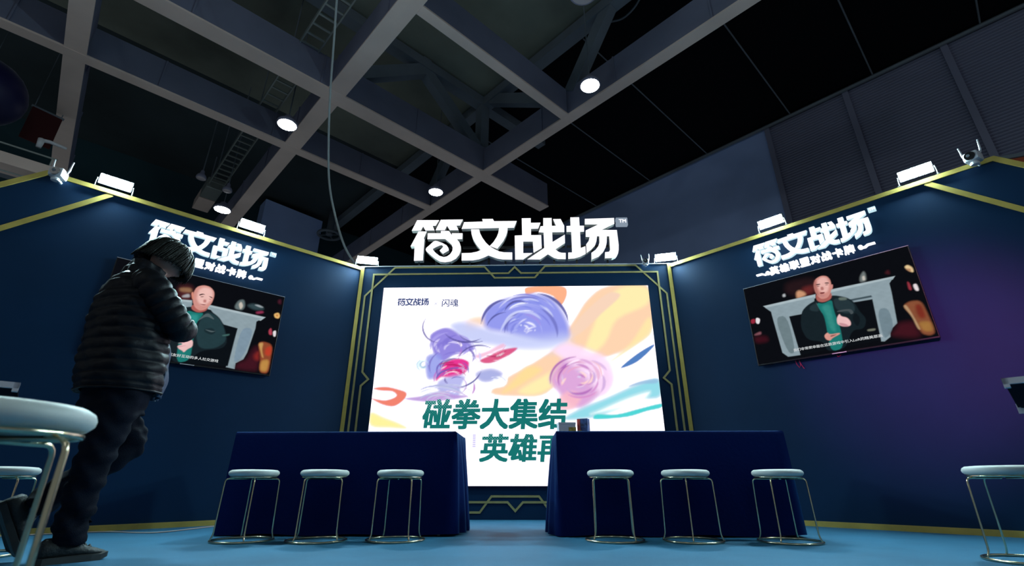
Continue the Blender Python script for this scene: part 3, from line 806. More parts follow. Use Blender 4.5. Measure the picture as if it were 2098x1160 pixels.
for u in seams:
    p = MB().add([uv(u - .06, 8.05, 3.0), uv(u + .06, 8.05, 3.0), uv(u + .06, 8.2, 3.0), uv(u - .06, 8.2, 3.0),
                  uv(u - .06, 8.05, 9.2), uv(u + .06, 8.05, 9.2), uv(u + .06, 8.2, 9.2), uv(u - .06, 8.2, 9.2)],
                 [(0, 1, 5, 4), (1, 2, 6, 5), (2, 3, 7, 6), (3, 0, 4, 7), (4, 5, 6, 7), (3, 2, 1, 0)])
    p.build('wall_post', M_RIB, wr)
cr_ = MB().tube([uv(-12, 8.0, 9.15), uv(12, 8.0, 9.15)], 0.045, 6)
cr_.build('trim_1', M_BRACE, kind='structure')
MB().add([uv(12.2, -15, 0), uv(12.2, 8.3, 0), uv(12.2, 8.3, 9.3), uv(12.2, -15, 9.3), uv(12.4, -15, 0), uv(12.4, 8.3, 0), uv(12.4, 8.3, 9.3), uv(12.4, -15, 9.3)],
         [(0, 1, 2, 3), (5, 4, 7, 6), (3, 2, 6, 7)]).build('wall_far', M_FARWALL, kind='structure')
MB().add([uv(11.6, -0.45, 5.0), uv(11.6, 1.5, 5.0), uv(11.6, 1.5, 9.05), uv(11.6, -0.45, 9.15), uv(12.2, -0.45, 5.0), uv(12.2, 1.5, 5.0), uv(12.2, 1.5, 9.05), uv(12.2, -0.45, 9.15)],
         [(0, 1, 2, 3), (1, 5, 6, 2), (4, 0, 3, 7), (3, 2, 6, 7), (1, 0, 4, 5)]).build('trim_2', M_HALLWALL, kind='structure')

# steel roof beams: bottom flange, web box and top flange
def beam(axis, a0, a1, c0, c1, z0=7.0, h=0.66):
    c, w = (c0 + c1) / 2, (c1 - c0)
    if axis == 'v':
        z0, h = z0 - 0.006, h - 0.004
    L = a1 - a0
    o = bpy.data.objects.new('steel_beam', None)
    COL.objects.link(o)
    o['kind'] = 'structure'
    o.location = uv(a0, c, z0) if axis == 'u' else uv(c, a0, z0)
    o.rotation_euler = (0, 0, R(135) if axis == 'u' else R(45))
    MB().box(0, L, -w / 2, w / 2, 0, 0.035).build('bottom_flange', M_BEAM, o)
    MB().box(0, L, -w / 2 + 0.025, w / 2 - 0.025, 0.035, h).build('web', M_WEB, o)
    n = int(L / 1.75)
    for k in range(1, n):
        x = L * k / n
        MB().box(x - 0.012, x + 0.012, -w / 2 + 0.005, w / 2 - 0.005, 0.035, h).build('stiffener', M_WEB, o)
    return o
beam('u', -4.5, 12.1, -1.80, -1.48)
b1 = beam('u', -6.0, 12.1, 1.89, 2.11)
beam('u', 0.0, 12.1, -5.35, -5.06)
beam('v', -1.48, 1.89, 0.52, 0.70)
b2 = beam('v', -8.0, 4.12, 3.08, 3.40, h=0.72)
beam('v', -8.0, 1.89, 5.20, 5.42)

def brace(parent, p0, p1, w, d):
    """square-section diagonal between two hall points"""
    a, b = Vector(p0), Vector(p1)
    ax = (b - a).normalized()
    s = ax.cross(Vector((0, 0, 1))).normalized() if abs(ax.z) < 0.98 else Vector(U)
    t = s.cross(ax)
    vs = []
    for p in (a, b):
        for i, j in ((-1, -1), (1, -1), (1, 1), (-1, 1)):
            vs.append(p + s * i * w / 2 + t * j * d / 2)
    mb = MB().add(vs, [(0, 1, 5, 4), (1, 2, 6, 5), (2, 3, 7, 6), (3, 0, 4, 7), (3, 2, 1, 0), (4, 5, 6, 7)])
    o = mb.build('diagonal_brace', M_BRACE)
    o.parent = parent
    m = Matrix.Translation(parent.location) @ Matrix.Rotation(parent.rotation_euler.z, 4, 'Z')
    o.matrix_parent_inverse = m.inverted()
    return o
brace(b2, uv(3.24, -1.45, 7.65), uv(3.24, 0.22, 8.98), 0.22, 0.26)
brace(b2, uv(3.24, 0.22, 8.98), uv(3.24, 1.86, 7.62), 0.22, 0.26)
brace(b2, uv(3.24, 1.95, 7.6), uv(3.24, 1.95, 9.12), 0.22, 0.24)
brace(b2, uv(3.24, -8.0, 9.1), uv(3.24, 4.1, 9.1), 0.26, 0.24)
brace(b2, uv(3.24, 0.22, 9.0), uv(3.24, 0.22, 9.28), 0.22, 0.2)
brace(b1, uv(-6.0, 2.0, 9.1), uv(12, 2.0, 9.1), 0.26, 0.24)
brace(b1, uv(2.9, 2.0, 9.05), uv(0.75, 2.0, 7.6), 0.2, 0.26)
brace(b1, uv(0.50, 2.0, 7.6), uv(-0.55, 2.0, 9.05), 0.2, 0.26)
brace(b1, uv(5.3, 2.0, 7.6), uv(4.2, 2.0, 9.05), 0.2, 0.26)
brace(b1, uv(-2.6, 2.0, 9.05), uv(-4.2, 2.0, 7.6), 0.2, 0.26)

# ================================================================== THE BIG SCREEN AND THE SIGNS
SX0, SX1, SZ0, SZ1 = -1.742, 1.642, 0.335, 2.691
SWD, SHT = SX1 - SX0, SZ1 - SZ0
led = thing('led_screen', 'huge white LED video wall with orange, violet and cyan swirls and green Chinese headline', 'screen', (SX0, 0, SZ0))
MB().box(-0.004, SWD + 0.004, -0.028, -0.004, -0.004, SHT + 0.004).build('screen_case', M_DARKPL, led)
pic = link_mesh('screen_picture', picture_mesh('screen_picture', SWD, SHT, 300, 210, (246, 242, 255), LED_ART, curve=4, gain=SCREEN_GAIN), E_LED, led, (0, -0.030, 0))
def print_on(parent, s, x, z, h, m, y=-0.033, heavy=0.0, shear=0.0, width=None, spacing=1.0, name='lettering', centre=False):
    me = text_mesh(s, h, heavy, 0, shear, spacing, name, width)
    o = link_mesh(name, me, m, parent)
    if centre:
        x = x - max(v.co.x for v in me.vertices) / 2
    o.location = (x, y, z)
    return o
ts = print_on(led, '碰拳大集结', 0.1815 * SWD, 0.2535 * SHT, 0.146 * SHT, E_GREEN, heavy=0.032, shear=0.10, width=0.497 * SWD, name='headline')
t2 = print_on(led, '英雄再', 0.3788 * SWD, 0.1045 * SHT, 0.128 * SHT, E_GREEN, heavy=0.032, shear=0.10, width=0.290 * SWD, name='headline')
# small logo row at the top left of the picture: the wordmark, a cross, the partner's name
GB = [(-1.377, 0.017), (1.362, 0.663)]
def wordmark(mb, x, z, w, h, y0, y1, keys=('fu', 'wen', 'zhan', 'chang')):
    kx, kz = w / (GB[1][0] - GB[0][0]), h / (GB[1][1] - GB[0][1])
    for k in keys:
        for poly in GLYPHS[k]:
            mb.prism([(x + (a - GB[0][0]) * kx, z + (b - GB[0][1]) * kz) for a, b in poly], y0, y1)
    return mb
wordmark(MB(), 0.058 * SWD, 0.8935 * SHT, 0.118 * SWD, 0.043 * SHT, -0.0335, -0.0325).build('small_logo', E_LOGO, led)
print_on(led, '英雄联盟对战卡牌', 0.0735 * SWD, 0.873 * SHT, 0.011 * SHT, E_LOGOGREY, name='small_caption')
MB().ribbon([(0.198 * SWD, 0.8975 * SHT), (0.208 * SWD, 0.9115 * SHT)], 0.006, -0.0335, -0.0325).ribbon([(0.198 * SWD, 0.9115 * SHT), (0.208 * SWD, 0.8975 * SHT)], 0.006, -0.034, -0.033).build('cross_mark', E_LOGOGREY, led)
print_on(led, '闪魂', 0.2257 * SWD, 0.8865 * SHT, 0.044 * SHT, E_LOGO, heavy=0.012, name='small_logo')
mbv = MB()
for k in range(7):
    mbv.box(0.3565 * SWD, 0.3665 * SWD, -0.0335, -0.0325, (0.172 + 0.0086 * k) * SHT, (0.1785 + 0.0086 * k) * SHT)
mbv.build('side_caption', E_VERT, led)

# main sign: four big lit characters standing on the back wall
sign = thing('channel_letter_sign', 'big white lit Chinese letters standing on top of the back wall', 'sign', (X0, 0, 3.0))
for k in ('fu', 'wen', 'zhan', 'chang'):
    face, side = MB(), MB()
    for poly in GLYPHS[k]:
        side.prism(poly, -0.088, -0.018)
        face.prism([p for p in poly], -0.0905, -0.0885)
    c = side.build('character', M_LETTERSIDE, sign)
    face.build('lit_face', E_LETTER, c)
    # two pegs carrying the character
    xs = [p[0] for poly in GLYPHS[k] for p in poly]
    pegs = MB()
    for x in (min(xs) + 0.12, max(xs) - 0.15):
        pegs.box(x - 0.012, x + 0.012, -0.035, -0.02, 0.012, 0.10)
    pegs.box(min(xs), max(xs), -0.017, 0.0, 0.25, 0.28)
    pegs.box((min(xs) + max(xs)) / 2 - 0.015, (min(xs) + max(xs)) / 2 + 0.015, -0.017, 0.0, 0.012, 0.28)
    pegs.build('support', M_DARKPL, c)
tmx0, tmx1, tmz0, tmz1 = 1.357, 1.512, 0.535, 0.654
pl = MB().cbox(tmx0, tmx1, -0.089, -0.03, tmz0, tmz1, 0.008).build('trademark_plate', E_TM, sign)
MB().box(tmx0 - 0.03, tmx0 + 0.02, -0.05, -0.03, 0.58, 0.6).build('support', M_DARKPL, pl)
print_on(pl, 'TM', tmx0 + 0.036, tmz0 + 0.036, 0.052, E_LETTER, y=-0.092, heavy=0.03, name='lettering')

# lit signs above the two televisions
def side_sign(sgn, x0, x1, z0, z1, label):
    t = thing('illuminated_sign', label, 'sign', side_point(sgn, 0, 0, 0), SIDE_ROT[sgn], 'lit signs above the televisions')
    w, h = x1 - x0, z1 - z0
    kx, kz = w / (GB[1][0] - GB[0][0]), h / (GB[1][1] - GB[0][1])
    for k in ('fu', 'wen', 'zhan', 'chang'):
        c = wordmark(MB(), x0, z0, w, h, -0.060, -0.022, (k,)).build('character', E_HALO, t)
        wordmark(MB(), x0, z0, w, h, -0.0625, -0.0605, (k,)).build('lit_face', E_SIDELETTER, c)
    zs, hs = z0 - 0.124, 0.092
    n = 8
    a, b = x0 + 0.115 * w, x0 + 0.845 * w
    st = (b - a) / n
    for i, ch in enumerate('英雄联盟对战卡牌'):
        me = text_mesh(ch, hs, 0.030, 0.16, 0.0, 1.0, 'small_character', st * 0.90)
        o = link_mesh('small_character', me, E_SIDELETTER, t, (a + i * st, -0.035, zs))
    for q in (-1, 1):
        c = x0 + 0.045 * w if q < 0 else x0 + 0.93 * w
        zc = zs + 0.036
        mb = MB()
        mb.prism([(c - q * 0.055 + 0.022 * math.cos(u), zc + 0.022 * math.sin(u)) for u in np.linspace(0, 2 * math.pi, 10, endpoint=False)], -0.05, -0.02)
        mb.ribbon([(c - q * 0.05, zc - 0.008), (c - q * 0.02, zc - 0.010), (c + q * 0.005, zc + 0.006), (c + q * 0.065, zc + 0.006)], 0.017, -0.05, -0.02)
        mb.build('ornament', E_SIDELETTER, t)
    mb = MB().box(x1 + 0.012, x1 + 0.075, -0.05, -0.02, z1 - 0.035, z1 + 0.012)
    p = mb.build('trademark_plate', E_HALO, t)
    print_on(p, 'TM', x1 + 0.02, z1 - 0.026, 0.028, E_SIDELETTER, y=-0.052, heavy=0.035)
    return t
side_sign(-1, -2.262, -1.142, 2.556, 2.815, 'lit white Chinese letters on the navy wall above the left television, partly behind the man')
side_sign(1, 1.03, 2.135, 2.588, 2.862, 'lit white Chinese letters on the navy wall above the right television, fully in view')

# televisions
def television(sgn, s0, s1, z0, z1, art, label, sub, subx, subw, subz):
    t = thing('television', label, 'television', side_point(sgn, 0, 0, 0), SIDE_ROT[sgn], 'televisions on the side walls')
    x0, x1 = (s0, s1) if sgn > 0 else (-s1, -s0)
    w, h = x1 - x0, z1 - z0
    MB().cbox(x0 - 0.008, x1 + 0.008, -0.068, -0.030, z0 - 0.016, z1 + 0.008, 0.004).build('housing', M_DARKPL, t)
    MB().box(x0 + 0.4, x1 - 0.4, -0.032, 0.0, z0 + 0.2, z1 - 0.2).build('wall_mount', M_BRACE, t)
    MB().box(x0 - 0.008, x1 + 0.008, -0.0705, -0.0685, z1 + 0.003, z1 + 0.008).build('bezel_strip', M_ALU, t)
    MB().box(x0 + w * .5 - .06, x0 + w * .5 + .06, -0.0705, -0.068, z0 - 0.014, z0 - 0.006).build('logo_bar', M_ALU, t)
    p = link_mesh('screen_picture', picture_mesh('screen_picture', w, h, 320, 184, (7, 9, 15), art, curve=-1, texture=0.03), E_TV, t, (x0, -0.0695, z0))
    print_on(t, sub, x0 + subx * w, z0 + subz * h, 0.030, E_SUB, y=-0.0712, heavy=0.012, width=subw * w, name='subtitle')
    return t
television(-1, 0.900, 2.420, 1.437, 2.32, TV_ART_L, 'wall television partly hidden behind the man in the puffer jacket',
           '戏友好互动的多人社交游戏', 0.386, 0.282, 0.056)
television(1, 0.863, 2.346, 1.524, 2.376, TV_ART_R, 'wall television in full view on the right wall, red cords dangling below it',
           '我们非常荣幸能在这款游戏中引入LoR的精美原画', 0.242, 0.503, 0.082)
rc = MB()
def sp(s, z, o=0.01):
    return side_point(1, s, o, z)
rc.tube([sp(1.20, 1.53), sp(1.205, 1.48), sp(1.225, 1.44), sp(1.24, 1.47), sp(1.235, 1.53)], 0.004, 6)
rc.tube([sp(1.235, 1.50), sp(1.25, 1.455), sp(1.265, 1.425)], 0.004, 6)
tag(rc.build('red_cord', M_REDCORD), 'thin red cord looped below the right television', 'cord')
rc = MB().tube([sp(1.56, 1.53), sp(1.575, 1.49), sp(1.60, 1.50), sp(1.605, 1.53)], 0.004, 6)
tag(rc.build('red_cord', M_REDCORD), 'shorter red cord below the middle of the right television', 'cord')

# ================================================================== LAMPS
def floodlight(loc, rotz, label):
    t = thing('floodlight', label, 'floodlight', loc, rotz, 'floodlights along the wall tops')
    tilt = R(28)
    L = 0.125
    def tl(p):
        x, y, z = p
        z -= 0.085
        return (x, y * math.cos(tilt) - z * math.sin(tilt) * -1 * -1 - 0.0, 0.085 + y * math.sin(tilt) + z * math.cos(tilt))
    hb = MB().cbox(-L - 0.008, L + 0.008, -0.002, 0.045, 0.032, 0.138, 0.006)
    hb.v = [tl(p) for p in hb.v]
    for k in range(9):
        f = MB().box(-L + k * 0.029, -L + k * 0.029 + 0.006, 0.045, 0.062, 0.04, 0.13)
        hb.add([tl(p) for p in f.v], f.f)
    hb.build('housing', M_FLOODBODY, t)
    ln = MB().box(-L, L, -0.006, -0.0025, 0.040, 0.130)
    ln.v = [tl(p) for p in ln.v]
    ln.build('lens', E_FLOOD, t)
    for q in (-1, 1):
        MB().tube([(q * 0.145, 0.02, 0.0), (q * 0.145, 0.012, 0.05), (q * 0.142, 0.004, 0.085), (q * 0.12, 0.015, 0.09)], 0.006, 6).box(q * 0.145 - 0.012, q * 0.145 + 0.012, 0.01, 0.035, 0.0, 0.005).build('bracket', M_FLOODBODY, t)
    return t
def top_point(sgn, s, off=0.015, z=3.0):
    return side_point(sgn, s, off, z)
floodlight(top_point(-1, 2.62), R(45), 'floodlight on the left wall top beside the outer corner camera')
floodlight(top_point(-1, 1.37), R(45), 'floodlight on the left wall top above the lit letters')
floodlight((X0 - 1.955, -0.005, 3.012), R(14), 'floodlight at the left end of the back wall where the hanging cable ends')
floodlight((X0 + 1.975, -0.005, 3.012), R(-14), 'floodlight at the right end of the back wall beside the small camera')
floodlight(top_point(1, 1.27, z=3.01), R(-45), 'floodlight on the right wall top above the lit letters')
floodlight(top_point(1, 2.58, z=3.01), R(-45), 'floodlight on the right wall top beside the outer corner camera')

def security_camera(loc, rotz, label, s=1.0):
    t = thing('security_camera', label, 'camera', loc, rotz, 'white cameras on the booth walls')
    body = MB().cbox(-0.055 * s, 0.055 * s, -0.05 * s, 0.07 * s, -0.045 * s, 0.045 * s, 0.022 * s)
    shade_auto(body.build('body', M_WHITEPL, t))
    MB().tube([(0, -0.044 * s, 0), (0, -0.056 * s, 0)], 0.038 * s, 20).build('front_glass', M_DARKPL, t)
    l = MB().tube([(-0.008 * s, -0.054 * s, 0.004), (-0.008 * s, -0.060 * s, 0.004)], 0.013 * s, 14).build('lens', M_BRACE, t)
    for q in (-1, 1):
        MB().tube([(q * 0.052 * s, 0.02 * s, 0.02 * s), (q * 0.062 * s, 0.02 * s, 0.05 * s), (q * 0.070 * s, 0.02 * s, 0.15 * s)], [0.008 * s, 0.009 * s, 0.006 * s], 8).build('antenna', M_WHITEPL, t)
    MB().lathe([(0.03 * s, -0.075 * s), (0.034 * s, -0.06 * s), (0.022 * s, -0.04 * s)], 16).build('base', M_WHITEPL, t)
    MB().tube([(0, 0.05 * s, -0.04 * s), (0, 0.09 * s, -0.05 * s)], 0.012 * s, 8).build('mount_arm', M_WHITEPL, t)
    return t
security_camera(side_point(-1, 3.02, 0.10, 2.955), R(20), 'white camera with two antennas on the top corner of the left wall')
security_camera(side_point(1, 2.97, 0.10, 3.005), R(-62), 'white camera with two antennas on the top corner of the right wall')
security_camera((1.63, -0.09, 2.995), R(-12), 'small white camera at the right end of the back wall', 0.72)

def high_bay(p, rad, lit, label):
    t = thing('high_bay_lamp', label, 'lamp', p, 0, 'high bay lamps under the roof')
    k = rad / 0.2
    MB().lathe([(0.20 * k, 0.0), (0.21 * k, 0.01), (0.205 * k, 0.05), (0.17 * k, 0.09), (0.10 * k, 0.12), (0.075 * k, 0.20), (0.03 * k, 0.23)], 28).build('reflector', M_WEB, t, smooth=True)
    MB().lathe([(0.02 * k, -0.022), (0.12 * k, -0.018), (0.185 * k, 0.0), (0.195 * k, 0.004)], 28).build('lens', E_BAY if lit else M_OFFLENS, t, smooth=True)
    MB().tube([(0, 0, 0.22 * k), (0, 0, 2.5)], 0.012, 6).build('hanger', M_BRACE, t)
    return t
M_OFFLENS = mat('unlit_lamp_lens', (0.42, 0.38, 0.40, 1), rough=0.4)
high_bay((-4.51, 1.63, 6.8), 0.185, True, 'lit round high bay lamp beside the beam near the cable ladder')
high_bay((1.26, 0.77, 6.8), 0.175, True, 'lit round high bay lamp rightmost, against the long diagonal beam')
high_bay((-2.02, 4.05, 6.8), 0.175, True, 'lit round high bay lamp lowest in the middle, above the lit roof sign')
high_bay((-7.61, 4.72, 6.8), 0.20, True, 'lit round high bay lamp just above the left wall edge')
high_bay((-7.30, 3.35, 6.8), 0.10, False, 'small unlit round lamp left of the cable ladder end')
high_bay((-7.00, 3.88, 6.8), 0.10, False, 'small unlit round lamp right of the cable ladder end')
high_bay((0.95, -0.98, 6.8), 0.20, False, 'unlit round high bay lamp cut by the top edge of the picture')

# ================================================================== UP IN THE ROOF
tray = thing('cable_ladder', 'galvanised cable ladder running under the roof behind the beams at upper left', 'cable ladder', uv(1.2, -2.25, 7.7), R(135))
for q in (-1, 1):
    MB().box(0, 8.0, q * 0.165 - 0.012, q * 0.165 + 0.012, -0.04, 0.05).build('side_rail', M_STEEL, tray)
rung = MB().box(-0.018, 0.018, -0.155, 0.155, -0.012, 0.012).mesh('rung')
for k in range(32):
    link_mesh('rung', rung, M_STEEL, tray, (0.12 + k * 0.25, 0, -0.01))
for k in range(5):
    MB().tube([(0.8 + k * 1.6, 0.165, 0.05), (0.8 + k * 1.6, 0.165, 1.55)], 0.010, 6).build('hanger_rod', M_BRACE, tray)
for a, b, m_, lab in ((9.30, 10.0, M_STEEL, 'grey metal junction box at the end of the cable ladder'), (10.05, 10.85, M_BEAM, 'beige box behind the grey junction box at the ladder end')):
    t = thing('junction_box', lab, 'box', uv(a, -2.25, 7.62), R(135))
    MB().cbox(0, b - a, -0.2, 0.2, 0, 0.3, 0.012).build('case', m_, t)
    MB().tube([((b - a) / 2, 0, 0.3), ((b - a) / 2, 0, 1.66)], 0.015, 6).build('hanger_rod', M_BRACE, t)
    MB().box(0.03, b - a - 0.03, -0.17, 0.17, -0.008, 0.0).build('cover', m_, t)

def cable_curve(pts, r, n=6):
    P = [Vector(p) for p in pts]
    out = []
    for i in range(len(P) - 1):
        p0, p1, p2, p3 = P[max(i - 1, 0)], P[i], P[i + 1], P[min(i + 2, len(P) - 1)]
        for t in np.linspace(0, 1, n, endpoint=False):
            out.append(0.5 * (2 * p1 + (p2 - p0) * t + (2 * p0 - 5 * p1 + 4 * p2 - p3) * t * t + (3 * p1 - p0 - 3 * p2 + p3) * t ** 3))
    out.append(P[-1])
    return MB().tube(out, r, 8)
tag(cable_curve([(-2.36, -1.56, 9.29), (-2.40, -1.45, 7.6), (-2.45, -1.313, 6.9), (-2.511, -1.105, 6.6), (-2.626, -0.732, 6.1), (-2.705, -0.42, 5.5), (-2.76, -0.10, 4.9), (-2.755, 0.11, 4.4), (-2.62, 0.16, 3.9), (-2.425, 0.15, 3.42), (-2.27, 0.17, 3.17), (-2.15, 0.20, 3.03), (-2.10, 0.19, 2.9)], 0.016).build('hanging_cable', M_CABLE, smooth=True),
    'grey cable hanging from the roof down to the left end of the back wall', 'cable')
tag(cable_curve([(1.480, 1.740, 9.235), (1.797, 1.433, 9.120), (2.128, 1.328, 9.120), (2.325, 1.081, 9.120), (2.429, 0.773, 9.120), (2.560, 0.760, 9.235)], 0.02).build('slack_cable', M_BRACE, smooth=True),
    'dark slack cable sagging in front of the unlit ceiling at the top', 'cable')
ring = thing('duct_ring', 'faint dark round duct outlet low in the roof beside the hanging cable', 'duct', uv(10.9, 1.55, 8.25), 0)
MB().tube([(0.36 * math.cos(a), 0.36 * math.sin(a), 0) for a in np.linspace(0, 2 * math.pi, 28, endpoint=False)], 0.05, 8, closed=True).build('rim', M_BRACE, ring, smooth=True)
MB().lathe([(0.10, -0.02), (0.12, 0.02), (0.10, 0.9)], 16).build('core', M_BRACE, ring, smooth=True)
for k in range(4):
    a = k * math.pi / 2
    MB().tube([(0.1 * math.cos(a), 0.1 * math.sin(a), 0), (0.33 * math.cos(a), 0.33 * math.sin(a), 0)], 0.015, 6).build('spoke', M_BRACE, ring)

# gallery at the far left of the hall
gal = thing('gallery', 'beige gallery beam with thin handrails at the far left above the navy wall', 'gallery', uv(6.0, -5.3, 4.93), R(45))
MB().box(-4.5, 0.42, -0.10, 0.30, 0.06, 0.25).build('fascia', M_BEAM, gal)
MB().box(-4.5, 0.40, 0.0, 0.9, 0.25, 0.29).build('deck', M_BRACE, gal)
for z, r in ((0.40, 0.016), (-0.06, 0.014)):
    MB().tube([(-4.5, -0.08, z), (0.36, -0.08, z)], r, 8).build('handrail', M_STEEL, gal)
for k in range(6):
    MB().tube([(0.30 - k * 0.7, -0.08, -0.06), (0.30 - k * 0.7, -0.08, 0.40)], 0.012, 6).build('baluster', M_STEEL, gal)
MB().box(0.22, 0.38, -0.06, 0.24, -1.9, 0.06).build('post', M_BRACE, gal)
arm = thing('pipe_bracket', 'pale pipe bracket sticking out from the tall beige beam at far left', 'bracket', uv(6.0, -5.22, 5.63), R(45))
MB().tube([(0, 0, 0), (0.10, 0, 0.02), (0.32, 0, 0.0)], [0.035, 0.03, 0.022], 10).build('arm', M_WHITEPL, arm, smooth=True)
MB().tube([(0.0, 0, 0.02), (0.0, 0, -0.14)], [0.05, 0.035], 10).build('head', M_WHITEPL, arm, smooth=True)
M_RED = mat('dull_red_fabric', (0.05, 0.003, 0.005, 1), rough=0.9)
t = thing('hanging_banner', 'dull dark red banner hanging in the dark behind the beige beam at far left', 'banner', (-9.0, 1.3, 6.1), R(60))
MB().box(-0.22, 0.22, -0.015, 0.015, 0.1, 0.8).build('cloth', M_RED, t)
MB().tube([(-0.24, 0, 0.81), (0.24, 0, 0.81)], 0.025, 8).build('rod', M_BRACE, t)
for q in (-0.2, 0.2):
    MB().tube([(q, 0, 0.83), (q, 0, 3.13)], 0.008, 6).build('string', M_BRACE, t)
M_BLUEFAB = mat('deep_blue_balloon', (0.001, 0.002, 0.05, 1), rough=0.5, sheen=0.2)
t = thing('balloon', 'deep blue rounded shape like a balloon at the upper left picture edge', 'balloon', (-9.0, 0.204, 6.40))
bm_ = bmesh.new()
bmesh.ops.create_uvsphere(bm_, u_segments=28, v_segments=18, radius=0.62)
for v in bm_.verts:
    if v.co.z < 0:
        v.co.x *= 1 - 0.25 * (v.co.z / 0.62) ** 2
        v.co.y *= 1 - 0.25 * (v.co.z / 0.62) ** 2
MB().bm(bm_).build('skin', M_BLUEFAB, t, smooth=True)
MB().lathe([(0.02, -0.72), (0.07, -0.70), (0.03, -0.64), (0.05, -0.60)], 12).build('knot', M_BLUEFAB, t, smooth=True)
MB().tube([(0, 0, 0.61), (0, 0, 2.86)], 0.006, 6).build('string', M_BRACE, t)
M_ORANGE = mat('orange_red_panel', (0.35, 0.055, 0.016, 1), rough=0.7)
t = thing('fascia_panel', 'orange red panel of the neighbouring stand peeping over the right wall', 'panel', (5.75, -1.05, 0), R(-20))
MB().cbox(-0.25, 1.5, 0, 0.08, 0, 3.82, 0.006).build('board', M_ORANGE, t)
MB().cbox(-0.28, 1.5, -0.02, 0.1, 3.82, 3.87, 0.006).build('cap', M_BRACE, t)

# ================================================================== TABLES
def draped_cloth(x0, x1, y0, y1, h, inner):
    """tablecloth: flat top, flat front and gathered folds on the short sides; inner = +1 / -1: which end hangs in deeper folds"""
    per = []
    def run(a, b, n, amp, freq, ph):
        a, b = np.array(a, float), np.array(b, float)
        d = b - a
        nrm = np.array((d[1], -d[0])) / np.hypot(*d)
        for t in np.linspace(0, 1, n, endpoint=False):
            env = math.sin(math.pi * t) ** 0.5
            per.append((a + d * t, nrm, amp * env * (0.5 + 0.5 * math.sin(freq * t * 2 * math.pi + ph))))
    run((x0, y0), (x1, y0), 60, 0.012, 3.3, 0.4)
    run((x1, y0), (x1, y1), 40, 0.075 if inner > 0 else 0.03, 4.0, 1.2)
    run((x1, y1), (x0, y1), 50, 0.02, 5.0, 0.3)
    run((x0, y1), (x0, y0), 40, 0.075 if inner < 0 else 0.03, 4.0, 0.5)
    n = len(per)
    rows = [0.0, 0.008, 0.03, 0.08, 0.18, 0.32, 0.5, 0.66, 0.82, 0.93, 1.0]
    vs, fs = [], []
    cx, cy = (x0 + x1) / 2, (y0 + y1) / 2
    for ri, r in enumerate(rows):
        for (p, nrm, amp) in per:
            k = max(0.0, r - 0.02) ** 0.7
            out = 0.004 * min(1, r / 0.01) + k * (amp + 0.02)
            q = p + nrm * out
            z = h - (h - 0.012) * r + (0.006 if r == 1.0 else 0) * math.sin(q[0] * 9)
            if ri == 0:
                q = p - nrm * 0.008
                z = h + 0.003
            vs.append((q[0], q[1], z))
    for i in range(len(rows) - 1):
        for k in range(n):
            l = (k + 1) % n
            fs.append((i * n + k, (i + 1) * n + k, (i + 1) * n + l, i * n + l))
    vs.append((cx, cy, h + 0.003))
    c = len(vs) - 1
    for k in range(n):
        fs.append((c, k, (k + 1) % n))
    return MB().add(vs, fs)
def draped_table(cx, label, inner):
    t = thing('draped_table', label, 'table', (cx, -1.425, 0), 0, 'navy draped tables in front of the LED wall')
    hw, hd = 0.895, 0.305
    shade_auto(draped_cloth(-hw, hw, -hd, hd, 0.75, inner).build('tablecloth', M_CLOTH, t), 50)
    MB().box(-hw + 0.01, hw - 0.01, -hd + 0.01, hd - 0.01, 0.715, 0.745).build('table_top', M_BRACE, t)
    for sx in (-1, 1):
        for sy in (-1, 1):
            MB().tube([(sx * 0.78, sy * 0.23, 0), (sx * 0.78, sy * 0.23, 0.715)], 0.014, 8).build('leg', M_STEEL, t)
    return t
draped_table(-1.388, 'long table under a navy floor length cloth, left of the middle gap', 1)
draped_table(1.20, 'long table under a navy floor length cloth with two boxes on top', -1)

# boxes on the right table
M_GREYBOX = mat('grey_carton', (0.74, 0.74, 0.80, 1), rough=0.7, bump=(60, 0.05))
M_BOXBLUE = mat('box_art_dark_blue', (0.06, 0.11, 0.30, 1), rough=0.35, vary=(18, 0.9))
M_BOXRED = mat('box_art_red', (0.80, 0.09, 0.08, 1), rough=0.4, vary=(16, 0.5))
M_GOLDPRINT = mat('box_art_yellow', (0.45, 0.33, 0.06, 1), rough=0.5, vary=(30, 0.6))
t = thing('carton', 'low pale grey carton on the right table beside the colourful box', 'box', (0.41, -1.46, 0.7535), R(4))
MB().cbox(-0.072, 0.072, -0.06, 0.06, 0, 0.088, 0.003).build('carton_body', M_GREYBOX, t)
MB().box(0.012, 0.0735, -0.0612, -0.06, 0.012, 0.05).build('printed_label', M_GOLDPRINT, t)
MB().box(-0.073, 0.073, -0.061, 0.061, 0.074, 0.090).build('lid', M_GREYBOX, t)
t = thing('game_box', 'upright blue and red printed box on the right table', 'box', (0.56, -1.45, 0.7535), R(-24))
MB().cbox(-0.045, 0.045, -0.035, 0.035, 0, 0.125, 0.002).build('box_body', M_BOXBLUE, t)
MB().box(-0.0462, -0.045, -0.034, 0.034, 0.004, 0.121).build('side_print', M_BOXRED, t)
MB().box(-0.044, -0.018, -0.0362, -0.035, 0.03, 0.121).build('front_print', M_BOXRED, t)
MB().box(-0.044, -0.006, -0.0366, -0.035, 0.004, 0.028).build('yellow_print', M_GOLDPRINT, t)

